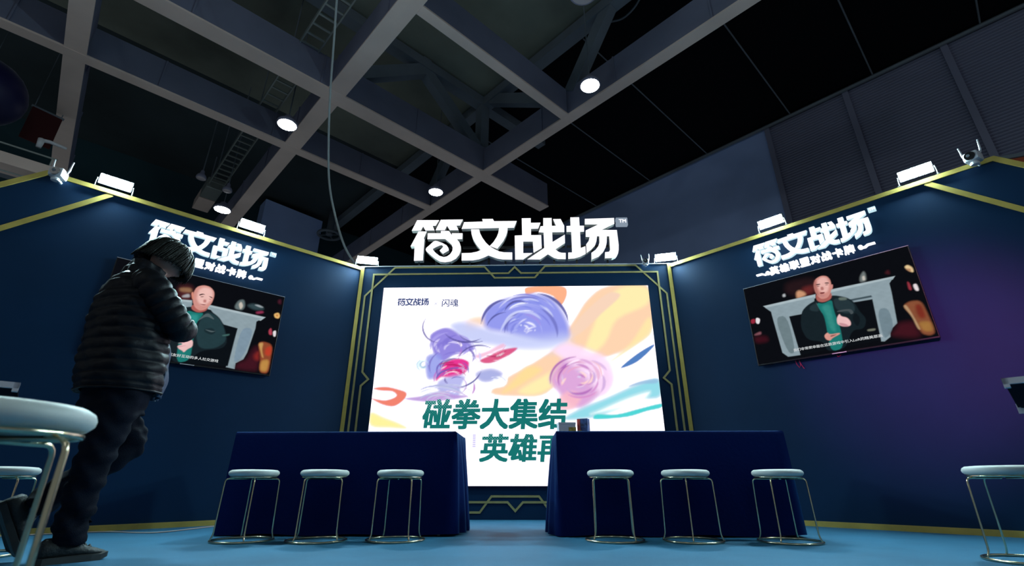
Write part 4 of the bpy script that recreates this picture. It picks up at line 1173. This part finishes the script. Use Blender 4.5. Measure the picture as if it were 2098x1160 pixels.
# folding tables cut by the picture's left and right edges
def folding_table(corner, sgn, label):
    # local x runs from the visible corner towards the picture's edge, local y away from the camera
    t = thing('folding_table', label, 'table', (corner[0], corner[1], 0), R(-45) if sgn > 0 else R(45), 'folding tables at the sides')
    L, W, z = 1.8, 0.98, 0.72
    def bx(a, b, c, d, e, f):
        return MB().box(min(sgn * a, sgn * b), max(sgn * a, sgn * b), c, d, e, f)
    bx(0.012, L - 0.012, 0.012, W - 0.012, z + 0.006, z + 0.026).build('table_top', M_TABLEUNDER, t)
    bx(0, L, 0, 0.012, z + 0.012, z + 0.022).build('edge_strip', M_ALU, t)
    bx(0, L, W - 0.012, W, z + 0.012, z + 0.022).build('edge_strip', M_ALU, t)
    bx(0, 0.012, 0, W, z + 0.010, z + 0.022).build('edge_strip', M_TABLEUNDER, t)
    cp = MB()
    q = bx(-0.004, 0.06, -0.004, 0.014, z + 0.004, z + 0.027); cp.add(q.v, q.f)
    q = bx(-0.004, 0.014, -0.004, 0.03, z - 0.008, z + 0.027); cp.add(q.v, q.f)
    cp.build('corner_piece', M_ALU, t)
    cp = MB()
    q = bx(-0.004, 0.02, W - 0.02, W + 0.004, z - 0.02, z + 0.028); cp.add(q.v, q.f)
    cp.build('corner_piece', M_ALU, t)
    bx(0.05, 0.6, W - 0.06, W - 0.03, z - 0.12, z).build('apron', M_STEEL if sgn > 0 else M_TABLEUNDER, t)
    for a in (0.45, L - 0.2):
        for b in (0.12, W - 0.12):
            MB().tube([(sgn * a, b, 0), (sgn * a, b, z)], 0.014, 8).build('leg', M_STEEL, t)
    return t
folding_table((-1.985, -3.85), -1, 'dark folding table with a silver edge, corner showing above the left stools')
folding_table((1.905, -3.84), 1, 'dark folding table with a silver edge, corner showing at the right picture edge')

# ================================================================== STOOLS
def make_stool():
    t = thing('bar_stool', '', 'stool')
    prof = [(0.02, 0.412), (0.135, 0.412), (0.155, 0.416), (0.165, 0.426), (0.1665, 0.436), (0.162, 0.447), (0.148, 0.4555), (0.11, 0.4585), (0.03, 0.459)]
    MB().lathe(prof, 48).build('seat', M_SEAT, t, smooth=True)
    MB().lathe([(0.118, 0.405), (0.122, 0.411), (0.05, 0.4115)], 32).build('seat_base', M_DARKPL, t)
    MB().tube([(0.150 * math.cos(a), 0.150 * math.sin(a), 0.406) for a in np.linspace(0, 2 * math.pi, 40, endpoint=False)], 0.0055, 8, closed=True).build('seat_ring', M_BRASS, t, smooth=True)
    MB().tube([(0.198 * math.cos(a), 0.198 * math.sin(a), 0.0075) for a in np.linspace(0, 2 * math.pi, 56, endpoint=False)], 0.007, 8, closed=True).build('base_ring', M_BRASS, t, smooth=True)
    pts = [(0.02, 0, 0.397), (0.150, 0, 0.397), (0.163, 0, 0.395), (0.171, 0, 0.388), (0.1745, 0, 0.376), (0.178, 0, 0.22), (0.181, 0, 0.062), (0.183, 0, 0.045), (0.190, 0, 0.024), (0.197, 0, 0.010)]
    me = MB().tube(pts, 0.0052, 8).mesh('leg')
    for k in range(4):
        link_mesh('leg', me, M_BRASS, t, None, k * math.pi / 2, smooth=True)
    return t
GRP = 'white round stools with gold wire legs'
stools = [
    ((-1.898, -2.06), 3, 'white stool before the left draped table, farthest left of its row of three'),
    ((-1.383, -2.06), 43, 'white stool before the left draped table, middle of its row of three'),
    ((-0.850, -2.005), 27, 'white stool before the left draped table, nearest the gap in the middle'),
    ((0.672, -1.975), 45, 'white stool before the right draped table, nearest the gap and below the boxes'),
    ((1.203, -2.00), 0, 'white stool before the right draped table, middle of its row of three'),
    ((1.837, -2.04), -16, 'white stool before the right draped table, farthest right of its row of three'),
    ((-2.96, -2.84), 25, 'white stool behind the near stool at the left picture edge, partly cut off'),
    ((2.64, -2.88), 30, 'white stool alone at the right picture edge by the folding table'),
    ((-1.06, -4.77), None, 'big near white stool cut by the left picture edge, slightly blurred'),
]
def facing(x, y, deg):
    """leg angle measured from the line of sight of somebody standing in the middle of the aisle"""
    return R(deg) - math.atan2(x - 0.053, y + 5.753)
first = make_stool()
for i, ((x, y), a, lab) in enumerate(stools):
    if i == 0:
        first.location = (x, y, 0); first.rotation_euler = (0, 0, facing(x, y, a)); first['label'] = lab; first['group'] = GRP
    else:
        near = a is None                     # the near stool is a size larger than the others
        o = dup(first, (x, y, 0), R(2) if near else facing(x, y, a), lab, GRP)
        if near:
            o.scale = (1.15, 1.15, 1.15)

# thin pale cable on the carpet along the left wall
tag(cable_curve([(-4.3, -2.38, .006), (-3.47, -1.54, .006), (-3.0, -1.56, .006), (-2.84, -1.50, .006), (-2.78, -1.1, .006), (-2.74, -0.9, .006), (-2.6, -0.72, .006)], 0.0045).build('floor_cable', mat('pale_cable', (0.55, 0.45, 0.40, 1), rough=0.6), smooth=True),
    'thin pale cable lying on the blue carpet along the left wall', 'cable')

# ================================================================== THE MAN WITH THE PHONE
M_SKIN = mat('skin', (0.46, 0.27, 0.22, 1), rough=0.55, spec=0.35, bump=(120, 0.03))
M_HAIR = mat('black_hair', (0.005, 0.007, 0.006, 1), rough=0.5, spec=0.3, bump=(90, 0.4))
M_JACKET = mat('black_puffer_nylon', (0.0032, 0.004, 0.008, 1), rough=0.52, spec=0.22, bump=(26, 0.22))
M_LITLINING = mat('lit_slate_jacket_front', (0.045, 0.070, 0.125, 1), rough=0.5, spec=0.4, bump=(22, 0.3))  # light of the television and floodlights is put into this slate blue
M_JEANS = mat('dark_denim', (0.0025, 0.0045, 0.012, 1), rough=0.9, spec=0.15, bump=(220, 0.3), vary=(6, 0.3))
M_SHOE = mat('black_sneaker', (0.014, 0.018, 0.020, 1), rough=0.6, bump=(70, 0.3))
M_SOLE = mat('dark_grey_sole', (0.022, 0.027, 0.03, 1), rough=0.7)
M_LACE = mat('grey_laces', (0.12, 0.14, 0.15, 1), rough=0.8)

MAN_LOC = (-2.30, -2.92, 0.0)
MAN_ROT = math.atan2(0.87, 0.5)
man = thing('person', 'person in a black puffer jacket and dark jeans walking head bowed over a phone', 'person', MAN_LOC, MAN_ROT)
def L(f, r, z):
    """(forward, towards his right, up) -> local coordinates of the figure"""
    return Vector((f, -r, z))

def evaluated(bm, mods):
    me = bpy.data.meshes.new('tmp')
    bm.to_mesh(me)
    bm.free()
    o = bpy.data.objects.new('tmp', me)
    COL.objects.link(o)
    for kind, kw in mods:
        md = o.modifiers.new(kind, kind)
        for k, v in kw.items():
            setattr(md, k, v)
    return o

def bake(o):
    dg = bpy.context.evaluated_depsgraph_get()
    me = bpy.data.meshes.new_from_object(o.evaluated_get(dg))
    old = o.data
    bpy.data.objects.remove(o)
    bpy.data.meshes.remove(old)
    return me

def skin_chain(nodes, edges, root=0):
    """nodes: [(Vector, radius)]; grows one surface along the edges."""
    bm = bmesh.new()
    lay = bm.verts.layers.skin.verify()
    vs = []
    for i, (p, r) in enumerate(nodes):
        v = bm.verts.new(p)
        v[lay].radius = (r, r)
        v[lay].use_root = (i == root)
        vs.append(v)
    for a, b in edges:
        bm.edges.new((vs[a], vs[b]))
    return bake(evaluated(bm, [('SKIN', dict(use_smooth_shade=True)), ('SUBSURF', dict(levels=1, render_levels=1))]))

def merge(meshes, voxel=None, smooth=0):
    bm = bmesh.new()
    for me in meshes:
        bm.from_mesh(me)
    mods = []
    if voxel:
        mods.append(('REMESH', dict(mode='VOXEL', voxel_size=voxel, use_smooth_shade=True)))
    if smooth:
        mods.append(('SMOOTH', dict(factor=0.5, iterations=smooth)))
    return bake(evaluated(bm, mods))

# ---- head with a face, in its own frame (x forward, y left, z up), then bowed and placed on the neck
HEAD_C = L(0.022, -0.048, 1.742)
PITCH = R(31)
HM = Matrix.Translation(HEAD_C) @ Matrix.Rotation(PITCH, 4, 'Y')
def gauss(x, y, z, c, s):
    return math.exp(-(((x - c[0]) / s[0]) ** 2 + ((y - c[1]) / s[1]) ** 2 + ((z - c[2]) / s[2]) ** 2))
def head_mesh():
    bm = bmesh.new()
    bmesh.ops.create_uvsphere(bm, u_segments=48, v_segments=36, radius=1)
    for v in bm.verts:
        x, y, z = v.co
        jaw = max(0.0, -z - 0.05)
        w = 0.077 * (1 - 0.38 * jaw ** 1.2)
        d = 0.098 * (1 - (0.22 * jaw if x < 0 else 0.05 * jaw))
        p = Vector((x * d, y * w, z * 0.118))
        if x > 0:
            p.x -= 0.006 * max(0, 1 - abs(z) * 1.5) * 0.5
        f = p.copy()
        dx = 0.0
        dx += 0.024 * gauss(f.x, f.y, f.z, (0.098, 0, -0.022), (0.03, 0.011, 0.017))     # nose tip
        dx += 0.012 * gauss(f.x, f.y, f.z, (0.098, 0, 0.004), (0.03, 0.009, 0.022))      # nose bridge
        dx += 0.007 * gauss(f.x, f.y, f.z, (0.09, 0, 0.032), (0.04, 0.045, 0.010))       # brow
        for s in (-1, 1):
            dx -= 0.012 * gauss(f.x, f.y, f.z, (0.09, s * 0.032, 0.010), (0.04, 0.015, 0.011))   # eye sockets
            dx += 0.006 * gauss(f.x, f.y, f.z, (0.08, s * 0.04, -0.022), (0.04, 0.018, 0.016))   # cheeks
        dx += 0.007 * gauss(f.x, f.y, f.z, (0.09, 0, -0.053), (0.04, 0.02, 0.006))       # lips
        dx -= 0.005 * gauss(f.x, f.y, f.z, (0.09, 0, -0.060), (0.04, 0.022, 0.003))
        dx += 0.006 * gauss(f.x, f.y, f.z, (0.09, 0, -0.067), (0.04, 0.018, 0.006))
        dx += 0.010 * gauss(f.x, f.y, f.z, (0.08, 0, -0.098), (0.05, 0.022, 0.014))      # chin
        p.x += dx
        v.co = p
    for s in (-1, 1):                                                                     # ears
        e = bmesh.ops.create_uvsphere(bm, u_segments=14, v_segments=10, radius=1)
        for v in e['verts']:
            x, y, z = v.co
            v.co = Vector((-0.006 + x * 0.018 - 0.006 * z, s * (0.078 + 0.010 * x * -1) + y * 0.008, -0.008 + z * 0.031))
    me = bpy.data.meshes.new('tmp_head')
    bm.transform(HM)
    bm.to_mesh(me)
    bm.free()
    return me

PH = L(0.235, -0.115, 1.405)                 # the phone's centre
PHM = Matrix.Translation(PH) @ Matrix.Rotation(R(-38), 4, 'Y')   # local x = facing away from the face
def hand(wrist, side):
    """palm, four unequal bent fingers and a thumb closing on the phone; side = +1 right, -1 left"""
    q = lambda x, y, z: PHM @ Vector((x, y, z))     # x: behind the phone, y: left, z: up along the phone
    s = -side
    out = []
    zc = -0.045 if side > 0 else -0.065
    palm = q(0.028, s * 0.028, zc)
    out.append(skin_chain([(wrist, 0.026), ((wrist + palm) / 2, 0.027), (palm, 0.030), (q(0.026, s * 0.018, zc + 0.022), 0.026)], [(0, 1), (1, 2), (2, 3)]))
    if side > 0:
        for k, (ln, dz) in enumerate(((0.92, 0.040), (1.0, 0.020), (0.95, 0.0), (0.78, -0.019))):
            z = zc + dz
            out.append(skin_chain([(q(0.030, s * 0.030, z), 0.0098), (q(0.024, s * 0.002, z + 0.003), 0.0092), (q(0.017, -s * 0.030 * ln, z + 0.006), 0.0085), (q(0.004, -s * 0.0435, z + 0.007), 0.0078), (q(-0.006, -s * 0.036 * ln, z + 0.007), 0.007)],
                                  [(0, 1), (1, 2), (2, 3), (3, 4)]))
        out.append(skin_chain([(q(0.024, s * 0.036, zc - 0.01), 0.0125), (q(0.006, s * 0.047, zc + 0.014), 0.011), (q(-0.008, s * 0.036, zc + 0.036), 0.0095), (q(-0.010, s * 0.020, zc + 0.052), 0.008)], [(0, 1), (1, 2), (2, 3)]))
    else:
        for k, (ln, dz) in enumerate(((0.95, 0.012), (1.0, -0.004), (0.95, -0.020), (0.8, -0.035))):
            z = zc + dz
            out.append(skin_chain([(q(0.034, s * 0.026, z), 0.0098), (q(0.030, s * 0.0, z - 0.004), 0.0092), (q(0.026, -s * 0.026 * ln, z - 0.004), 0.0085), (q(0.020, -s * 0.044 * ln, z), 0.0074)],
                                  [(0, 1), (1, 2), (2, 3)]))
        out.append(skin_chain([(q(0.024, s * 0.036, zc), 0.0125), (q(0.004, s * 0.048, zc + 0.022), 0.011), (q(-0.010, s * 0.034, zc + 0.044), 0.0095), (q(-0.012, s * 0.014, zc + 0.056), 0.008)], [(0, 1), (1, 2), (2, 3)]))
    return out

WR, WL = L(0.165, -0.02, 1.325), L(0.185, -0.19, 1.320)
ER, EL = L(0.105, 0.205, 1.245), L(0.09, -0.315, 1.235)
SR, SL_ = L(-0.105, 0.165, 1.475), L(-0.09, -0.255, 1.475)
core = skin_chain([
    (L(-.05, -.02, .90), .115), (L(-.065, -.03, 1.10), .115), (L(-.085, -.035, 1.33), .125), (L(-.075, -.045, 1.50), .085), (L(-.045, -.047, 1.585), .056), (L(.0, -.048, 1.69), .058),
    (SR, .055), (ER, .042), (WR, .028), (SL_, .055), (EL, .042), (WL, .028),
    (L(-.055, .085, .84), .09), (L(-.09, .075, .48), .056), (L(-.09, .065, .10), .034),
    (L(-.04, -.115, .84), .09), (L(.11, -.10, .575), .056), (L(-.205, -.165, .245), .034)],
    [(0, 1), (1, 2), (2, 3), (3, 4), (4, 5), (3, 6), (6, 7), (7, 8), (3, 9), (9, 10), (10, 11), (0, 12), (12, 13), (13, 14), (0, 15), (15, 16), (16, 17)])
body_me = merge([core, head_mesh()] + hand(WR, 1) + hand(WL, -1), voxel=0.0045, smooth=2)
body = link_mesh('body', body_me, M_SKIN, man, smooth=True)
M_EYE = mat('eye_white', (0.5, 0.5, 0.48, 1), rough=0.2)
for s in (-1, 1):
    p = HM @ Vector((0.080, s * 0.032, 0.008))
    e = MB().ball(p[:], 0.011, 14, 10).build('eye', M_EYE, man, smooth=True)
    p2 = HM @ Vector((0.0895, s * 0.031, 0.004))
    MB().ball(p2[:], (0.004, 0.0055, 0.0055), 10, 8).build('iris', M_DARKPL, e, smooth=True)
gl = MB()
for s in (-1, 1):
    ring_ = [HM @ Vector((0.112, s * 0.034 + 0.026 * math.cos(a), 0.004 + 0.020 * math.sin(a))) for a in np.linspace(0, 2 * math.pi, 20, endpoint=False)]
    gl.tube(ring_, 0.0016, 6, closed=True)
    gl.tube([HM @ Vector((0.110, s * 0.060, 0.010)), HM @ Vector((0.06, s * 0.079, 0.012)), HM @ Vector((-0.01, s * 0.082, 0.010))], 0.0016, 6)
gl.tube([HM @ Vector((0.113, -0.008, 0.006)), HM @ Vector((0.118, 0, 0.009)), HM @ Vector((0.113, 0.008, 0.006))], 0.0016, 6)
gl.build('glasses', M_BRACE, man)

# ---- hair: a full bowl of black hair with separate locks
def hair_surface(az, t, lift=0.0):
    """az: 0 = front, t: 0 at the crown .. 1 at the rim"""
    ca = math.cos(az)
    rim = 1.40 + 1.0 * ((1 - ca) / 2) ** 0.9 + 0.28 * max(0, ca) ** 2     # polar angle of the rim: low at nape, bangs in front
    th = t * rim * 1.05
    fl = 1.0 + 0.10 * t
    x = math.sin(min(th, 1.75)) * ca * (0.134 + 0.014 * max(0, ca) * t + 0.010 * max(0, -ca)) * fl - 0.006
    y = math.sin(min(th, 1.7)) * math.sin(az) * 0.108 * fl
    z = math.cos(th) * 0.142 + 0.014
    if ca > 0.2 and t > 0.75:
        x += 0.012 * (t - 0.75) / 0.25 * ca
    p = Vector((x, y, z))
    return HM @ (p * (1 + lift))
hv, hf = [], []
NA, NT = 64, 14
for i in range(NT + 1):
    for k in range(NA):
        az = 2 * math.pi * k / NA
        t = max(0.02, i / NT)
        hv.append(hair_surface(az, t, 0.018 * math.sin(az * 17 + 2 * math.sin(3 * t)) * t + 0.01 * math.sin(az * 29 + 1)))
for i in range(NT):
    for k in range(NA):
        l = (k + 1) % NA
        hf.append((i * NA + k, (i + 1) * NA + k, (i + 1) * NA + l, i * NA + l))
n0 = len(hv)
for i in range(NT + 1):                               # inner side
    for k in range(NA):
        hv.append(hair_surface(2 * math.pi * k / NA, max(0.02, i / NT), -0.13))
for i in range(NT):
    for k in range(NA):
        l = (k + 1) % NA
        hf.append((n0 + i * NA + k, n0 + i * NA + l, n0 + (i + 1) * NA + l, n0 + (i + 1) * NA + k))
for k in range(NA):
    l = (k + 1) % NA
    hf.append((NT * NA + k, n0 + NT * NA + k, n0 + NT * NA + l, NT * NA + l))
hb = MB().add(hv, hf)
rnd = random.Random(5)
for k in range(190):
    az = rnd.uniform(0, 2 * math.pi)
    t0 = rnd.uniform(0.1, 0.5)
    pts, rr = [], []
    sw = rnd.uniform(-0.18, 0.18)
    t1 = rnd.uniform(0.95, 1.10)
    for j in range(7):
        t = t0 + (t1 - t0) * j / 6
        pts.append(hair_surface(az + sw * j / 6, t, 0.022 + 0.02 * math.sin(j / 6 * math.pi)))
        rr.append(0.0065 * (1 - 0.85 * (j / 6) ** 2) if j else 0.002)
    hb.tube(pts, rr, 5)
hb.build('hair', M_HAIR, man, smooth=True)

# ---- puffer jacket: quilted torso, sleeves, collar
def loft(rings, mb, caps=(False, False)):
    n = len(rings[0])
    k0 = len(mb.v)
    for rg in rings:
        mb.v += [tuple(p) for p in rg]
    for i in range(len(rings) - 1):
        for k in range(n):
            l = (k + 1) % n
            mb.f.append((k0 + i * n + k, k0 + i * n + l, k0 + (i + 1) * n + l, k0 + (i + 1) * n + k))
    return mb
prof = np.array([  # z, centre f, centre r, half depth, half width
    (0.862, -.042, -.02, .188, .210), (0.90, -.045, -.02, .198, .222), (1.00, -.052, -.025, .202, .230), (1.07, -.060, -.03, .200, .235),
    (1.20, -.078, -.03, .188, .238), (1.33, -.092, -.032, .178, .242), (1.43, -.100, -.036, .168, .238), (1.50, -.102, -.040, .150, .212),
    (1.55, -.100, -.044, .128, .165), (1.59, -.092, -.046, .104, .118), (1.62, -.080, -.047, .092, .096), (1.665, -.066, -.048, .088, .090)])
def at(z, c):
    return float(np.interp(z, prof[:, 0], prof[:, c]))
QZ = 0.062
def torso_ring(z, inset=0.0, n=72, quilt=True):
    ring = []
    b = 0.0
    if quilt and z < 1.60:
        ph = (z - 0.90) / QZ
        b = 0.013 * (abs(math.sin(math.pi * ph)) ** 0.55) - 0.006 if z > 0.895 else 0.002
    for k in range(n):
        a = 2 * math.pi * k / n
        c, s = math.cos(a), math.sin(a)
        e = 2 / 2.4
        cf = math.copysign(abs(c) ** e, c); cs = math.copysign(abs(s) ** e, s)
        wob = 0.004 * math.sin(5 * a + z * 21) + 0.003 * math.sin(11 * a - z * 34)
        r_ = b + wob - inset
        zz = z + 0.018 * math.cos(a) * (1 if z > 0.95 else 0.2) * (1 if z < 1.5 else 0)
        if z > 1.60:
            zz = z - 0.035 * c
        ring.append(L(at(z, 1) + cf * (at(z, 3) + r_), at(z, 2) + cs * (at(z, 4) + r_), zz))
    return ring
jk = MB()
zs = list(np.arange(0.862, 1.665, 0.0078)) + [1.665]
rings = [torso_ring(0.868, 0.02)] + [torso_ring(z) for z in zs] + [torso_ring(1.662, 0.012, quilt=False), torso_ring(1.62, 0.018, quilt=False), torso_ring(1.57, 0.03, quilt=False)]
loft(rings, jk)
jacket = jk.build('jacket', M_JACKET, man, smooth=True)
MB().tube([Vector(p) + Vector((0, 0, -0.003)) for p in torso_ring(0.868, -0.003)], 0.007, 6, closed=True).build('hem_band', M_JACKET, jacket, smooth=True)

def sleeve(path, name='sleeve'):
    P = [p for p, r in path]
    rr = [r for p, r in path]
    dense, rad = [], []
    for i in range(len(P) - 1):
        p0, p1, p2, p3 = P[max(i - 1, 0)], P[i], P[i + 1], P[min(i + 2, len(P) - 1)]
        for t in np.linspace(0, 1, 26, endpoint=False):
            dense.append(0.5 * (2 * p1 + (p2 - p0) * t + (2 * p0 - 5 * p1 + 4 * p2 - p3) * t * t + (3 * p1 - p0 - 3 * p2 + p3) * t ** 3))
            rad.append(rr[i] + (rr[i + 1] - rr[i]) * t)
    dense.append(P[-1]); rad.append(rr[-1])
    s = 0.0
    out = []
    for i, p in enumerate(dense):
        if i:
            s += (p - dense[i - 1]).length
        out.append(rad[i] + 0.011 * abs(math.sin(math.pi * s / 0.056)) ** 0.55 - 0.005)
    mb = MB().tube(dense, out, 28, caps=True)
    return mb.build(name, M_JACKET, jacket, smooth=True)
sleeve([(L(-0.115, 0.085, 1.525), .075), (L(-0.105, 0.175, 1.475), .088), (L(-0.01, 0.205, 1.36), .086), (L(0.085, 0.208, 1.262), .078), (L(0.135, 0.160, 1.262), .072), (L(0.150, 0.075, 1.295), .062), (L(0.160, 0.0, 1.318), .050)])
sleeve([(L(-0.10, -0.175, 1.525), .075), (L(-0.09, -0.262, 1.475), .088), (L(-0.01, -0.30, 1.36), .084), (L(0.07, -0.315, 1.255), .076), (L(0.125, -0.29, 1.260), .070), (L(0.155, -0.24, 1.285), .060), (L(0.178, -0.20, 1.312), .050)])

# the jacket's open front hanging forward, its slate-blue side coloured lighter as if lit
def front_panel(side):
    vs, fs = [], []
    nz, nk = 26, 12
    for i in range(nz):
        z = 1.30 - (1.30 - 0.855) * i / (nz - 1)
        for k in range(nk):
            u = k / (nk - 1)
            rr_ = (0.150 - 0.135 * u) * side - 0.03
            f = at(z, 1) + at(z, 3) * (0.86 + 0.22 * u) + 0.012 * math.sin(u * 9 + z * 4) + 0.006 * math.sin(z * 40 + u * 2)
            f += 0.02 * (1.30 - z) / 0.45 * u
            vs.append(L(f, rr_, z - 0.03 * u * (1.30 - z)))
    for i in range(nz - 1):
        for k in range(nk - 1):
            fs.append((i * nk + k, i * nk + k + 1, (i + 1) * nk + k + 1, (i + 1) * nk + k))
    o = MB().add(vs, fs).build('front_panel', M_LITLINING, jacket, smooth=True)
    md = o.modifiers.new('thick', 'SOLIDIFY'); md.thickness = 0.012; md.offset = 0
    zp = MB().tube([vs[i * nk + nk - 1] for i in range(nz)], 0.0035, 6).build('zip', M_STEEL, jacket)
    return o
front_panel(1); front_panel(-1)

# ---- jeans: one continuous mesh with folds
def limb(path, n=24, steps=22):
    P = [p for p, r in path]; rr = [r for p, r in path]
    dense, rad = [], []
    for i in range(len(P) - 1):
        p0, p1, p2, p3 = P[max(i - 1, 0)], P[i], P[i + 1], P[min(i + 2, len(P) - 1)]
        for t in np.linspace(0, 1, steps, endpoint=False):
            dense.append(0.5 * (2 * p1 + (p2 - p0) * t + (2 * p0 - 5 * p1 + 4 * p2 - p3) * t * t + (3 * p1 - p0 - 3 * p2 + p3) * t ** 3))
            rad.append(rr[i] + (rr[i + 1] - rr[i]) * t)
    dense.append(P[-1]); rad.append(rr[-1])
    return MB().tube(dense, rad, n).mesh('tmp')
pel = MB()
loft([[L(-.045 + .165 * math.cos(a), -.018 + .192 * math.sin(a), z) if z > .80 else L(-.045 + .155 * math.cos(a), -.018 + .185 * math.sin(a), z) for a in np.linspace(0, 2 * math.pi, 32, endpoint=False)] for z in (.74, .80, .86, .93)], pel)
pel.f.append(tuple(range(31, -1, -1))); pel.f.append(tuple(range(96, 128)))
jm = merge([pel.mesh('tmp'),
            limb([(L(-.055, .088, .90), .110), (L(-.065, .082, .70), .104), (L(-.085, .075, .50), .086), (L(-.092, .070, .30), .077), (L(-.092, .066, .075), .070)]),
            limb([(L(-.04, -.118, .88), .112), (L(.05, -.108, .70), .104), (L(.115, -.100, .585), .092), (L(.02, -.125, .47), .080), (L(-.11, -.148, .345), .072), (L(-.205, -.165, .245), .068)])],
           voxel=0.010, smooth=6)
for v in jm.vertices:
    x, y, z = v.co
    k = 0.006 * math.sin(z * 46 + x * 30 + 3 * math.sin(y * 20)) + 0.004 * math.sin(z * 95 - x * 40 + y * 25)
    k *= 1.6 if z < 0.25 else 1.0
    v.co = v.co + v.normal * k
jm.update()
jeans = link_mesh('jeans', jm, M_JEANS, man, smooth=True)

def shoe(origin, direction):
    """origin: under the ankle at ground level of the shoe; direction: pitch of the foot (0 flat, positive = toe down)"""
    T = Matrix.Translation(origin) @ Matrix.Rotation(direction, 4, 'Y')
    secs = [(-.105, .030, .055, .10), (-.09, .040, .062, .115), (-.05, .042, .058, .118), (0.0, .042, .05, .105), (.05, .046, .045, .085), (.10, .051, .04, .066), (.14, .048, .035, .054), (.168, .036, .03, .044), (.18, .018, .025, .034)]
    up = MB()
    rings = []
    for x, w, zm, zt in secs:
        rg = []
        for a in np.linspace(0, 2 * math.pi, 20, endpoint=False):
            s = math.sin(a)
            z = 0.022 + (zt - 0.022) * (0.5 + 0.5 * s)
            rg.append(T @ Vector((x, w * math.copysign(abs(math.cos(a)) ** 0.75, math.cos(a)) * (1 - 0.25 * max(0, s)), z)))
        rings.append(rg)
    loft(rings, up)
    up.f.append(tuple(range(19, -1, -1))); up.f.append(tuple(len(up.v) - 20 + k for k in range(20)))
    o = up.build('shoe', M_SHOE, man, smooth=True)
    so_ = MB()
    rings = []
    out = []
    for x, w, *_ in secs: out.append((x, w + 0.006))
    pts = [(x * 1.03, w) for x, w in out] + [(x * 1.03, -w) for x, w in reversed(out)]
    lo = [T @ Vector((x, y, 0.0 + (0.012 if x > 0.15 else 0))) for x, y in pts]
    hi = [T @ Vector((x, y, 0.028 + (0.008 if x > 0.15 else 0))) for x, y in pts]
    n = len(pts)
    so_.add(lo + hi, [(k, (k + 1) % n, n + (k + 1) % n, n + k) for k in range(n)] + [tuple(range(n - 1, -1, -1)), tuple(range(n, 2 * n))])
    so_.build('sole', M_SOLE, o)
    la = MB()
    for k in range(5):
        x = 0.012 + k * 0.021
        zt = float(np.interp(x, [s[0] for s in secs], [s[3] for s in secs])) + 0.002
        la.tube([T @ Vector((x, -0.030, zt - 0.014)), T @ Vector((x + 0.006, 0, zt + 0.003)), T @ Vector((x + 0.010, 0.030, zt - 0.014))], 0.003, 6)
        la.tube([T @ Vector((x + 0.010, -0.030, zt - 0.015)), T @ Vector((x + 0.006, 0, zt + 0.004)), T @ Vector((x, 0.030, zt - 0.014))], 0.003, 6)
    for q in (-1, 1):
        la.tube([T @ Vector((0.012, 0, 0.110)), T @ Vector((0.03, q * 0.03, 0.122)), T @ Vector((0.05, q * 0.045, 0.095)), T @ Vector((0.04, q * 0.05, 0.07))], 0.003, 6)
    la.build('laces', M_LACE, o, smooth=True)
    return o
shoe(L(-.09, .066, 0.0), 0.0)
shoe(L(-.205, -.165, 0.20) - Vector((0.10, 0, 0.02)), R(62))

# the phone in his hands is a thing of its own
M_GLASS = mat('phone_glass', (0.01, 0.01, 0.012, 1), rough=0.12, emit=(0.6, 0.75, 1.0, 1), strength=0.25)
W4 = Matrix.Translation(MAN_LOC) @ Matrix.Rotation(MAN_ROT, 4, 'Z') @ PHM
ph = thing('phone', 'dark phone held in front of the chest of the man in the puffer jacket', 'phone', W4.translation)
ph.rotation_euler = W4.to_euler()
MB().cbox(-0.004, 0.004, -0.037, 0.037, -0.077, 0.077, 0.0035).build('phone_body', M_DARKPL, ph)
MB().box(-0.0046, -0.004, -0.034, 0.034, -0.072, 0.072).build('phone_screen', M_GLASS, ph)
MB().cbox(0.004, 0.0062, 0.006, 0.032, 0.040, 0.070, 0.001).build('camera_bump', M_DARKPL, ph)
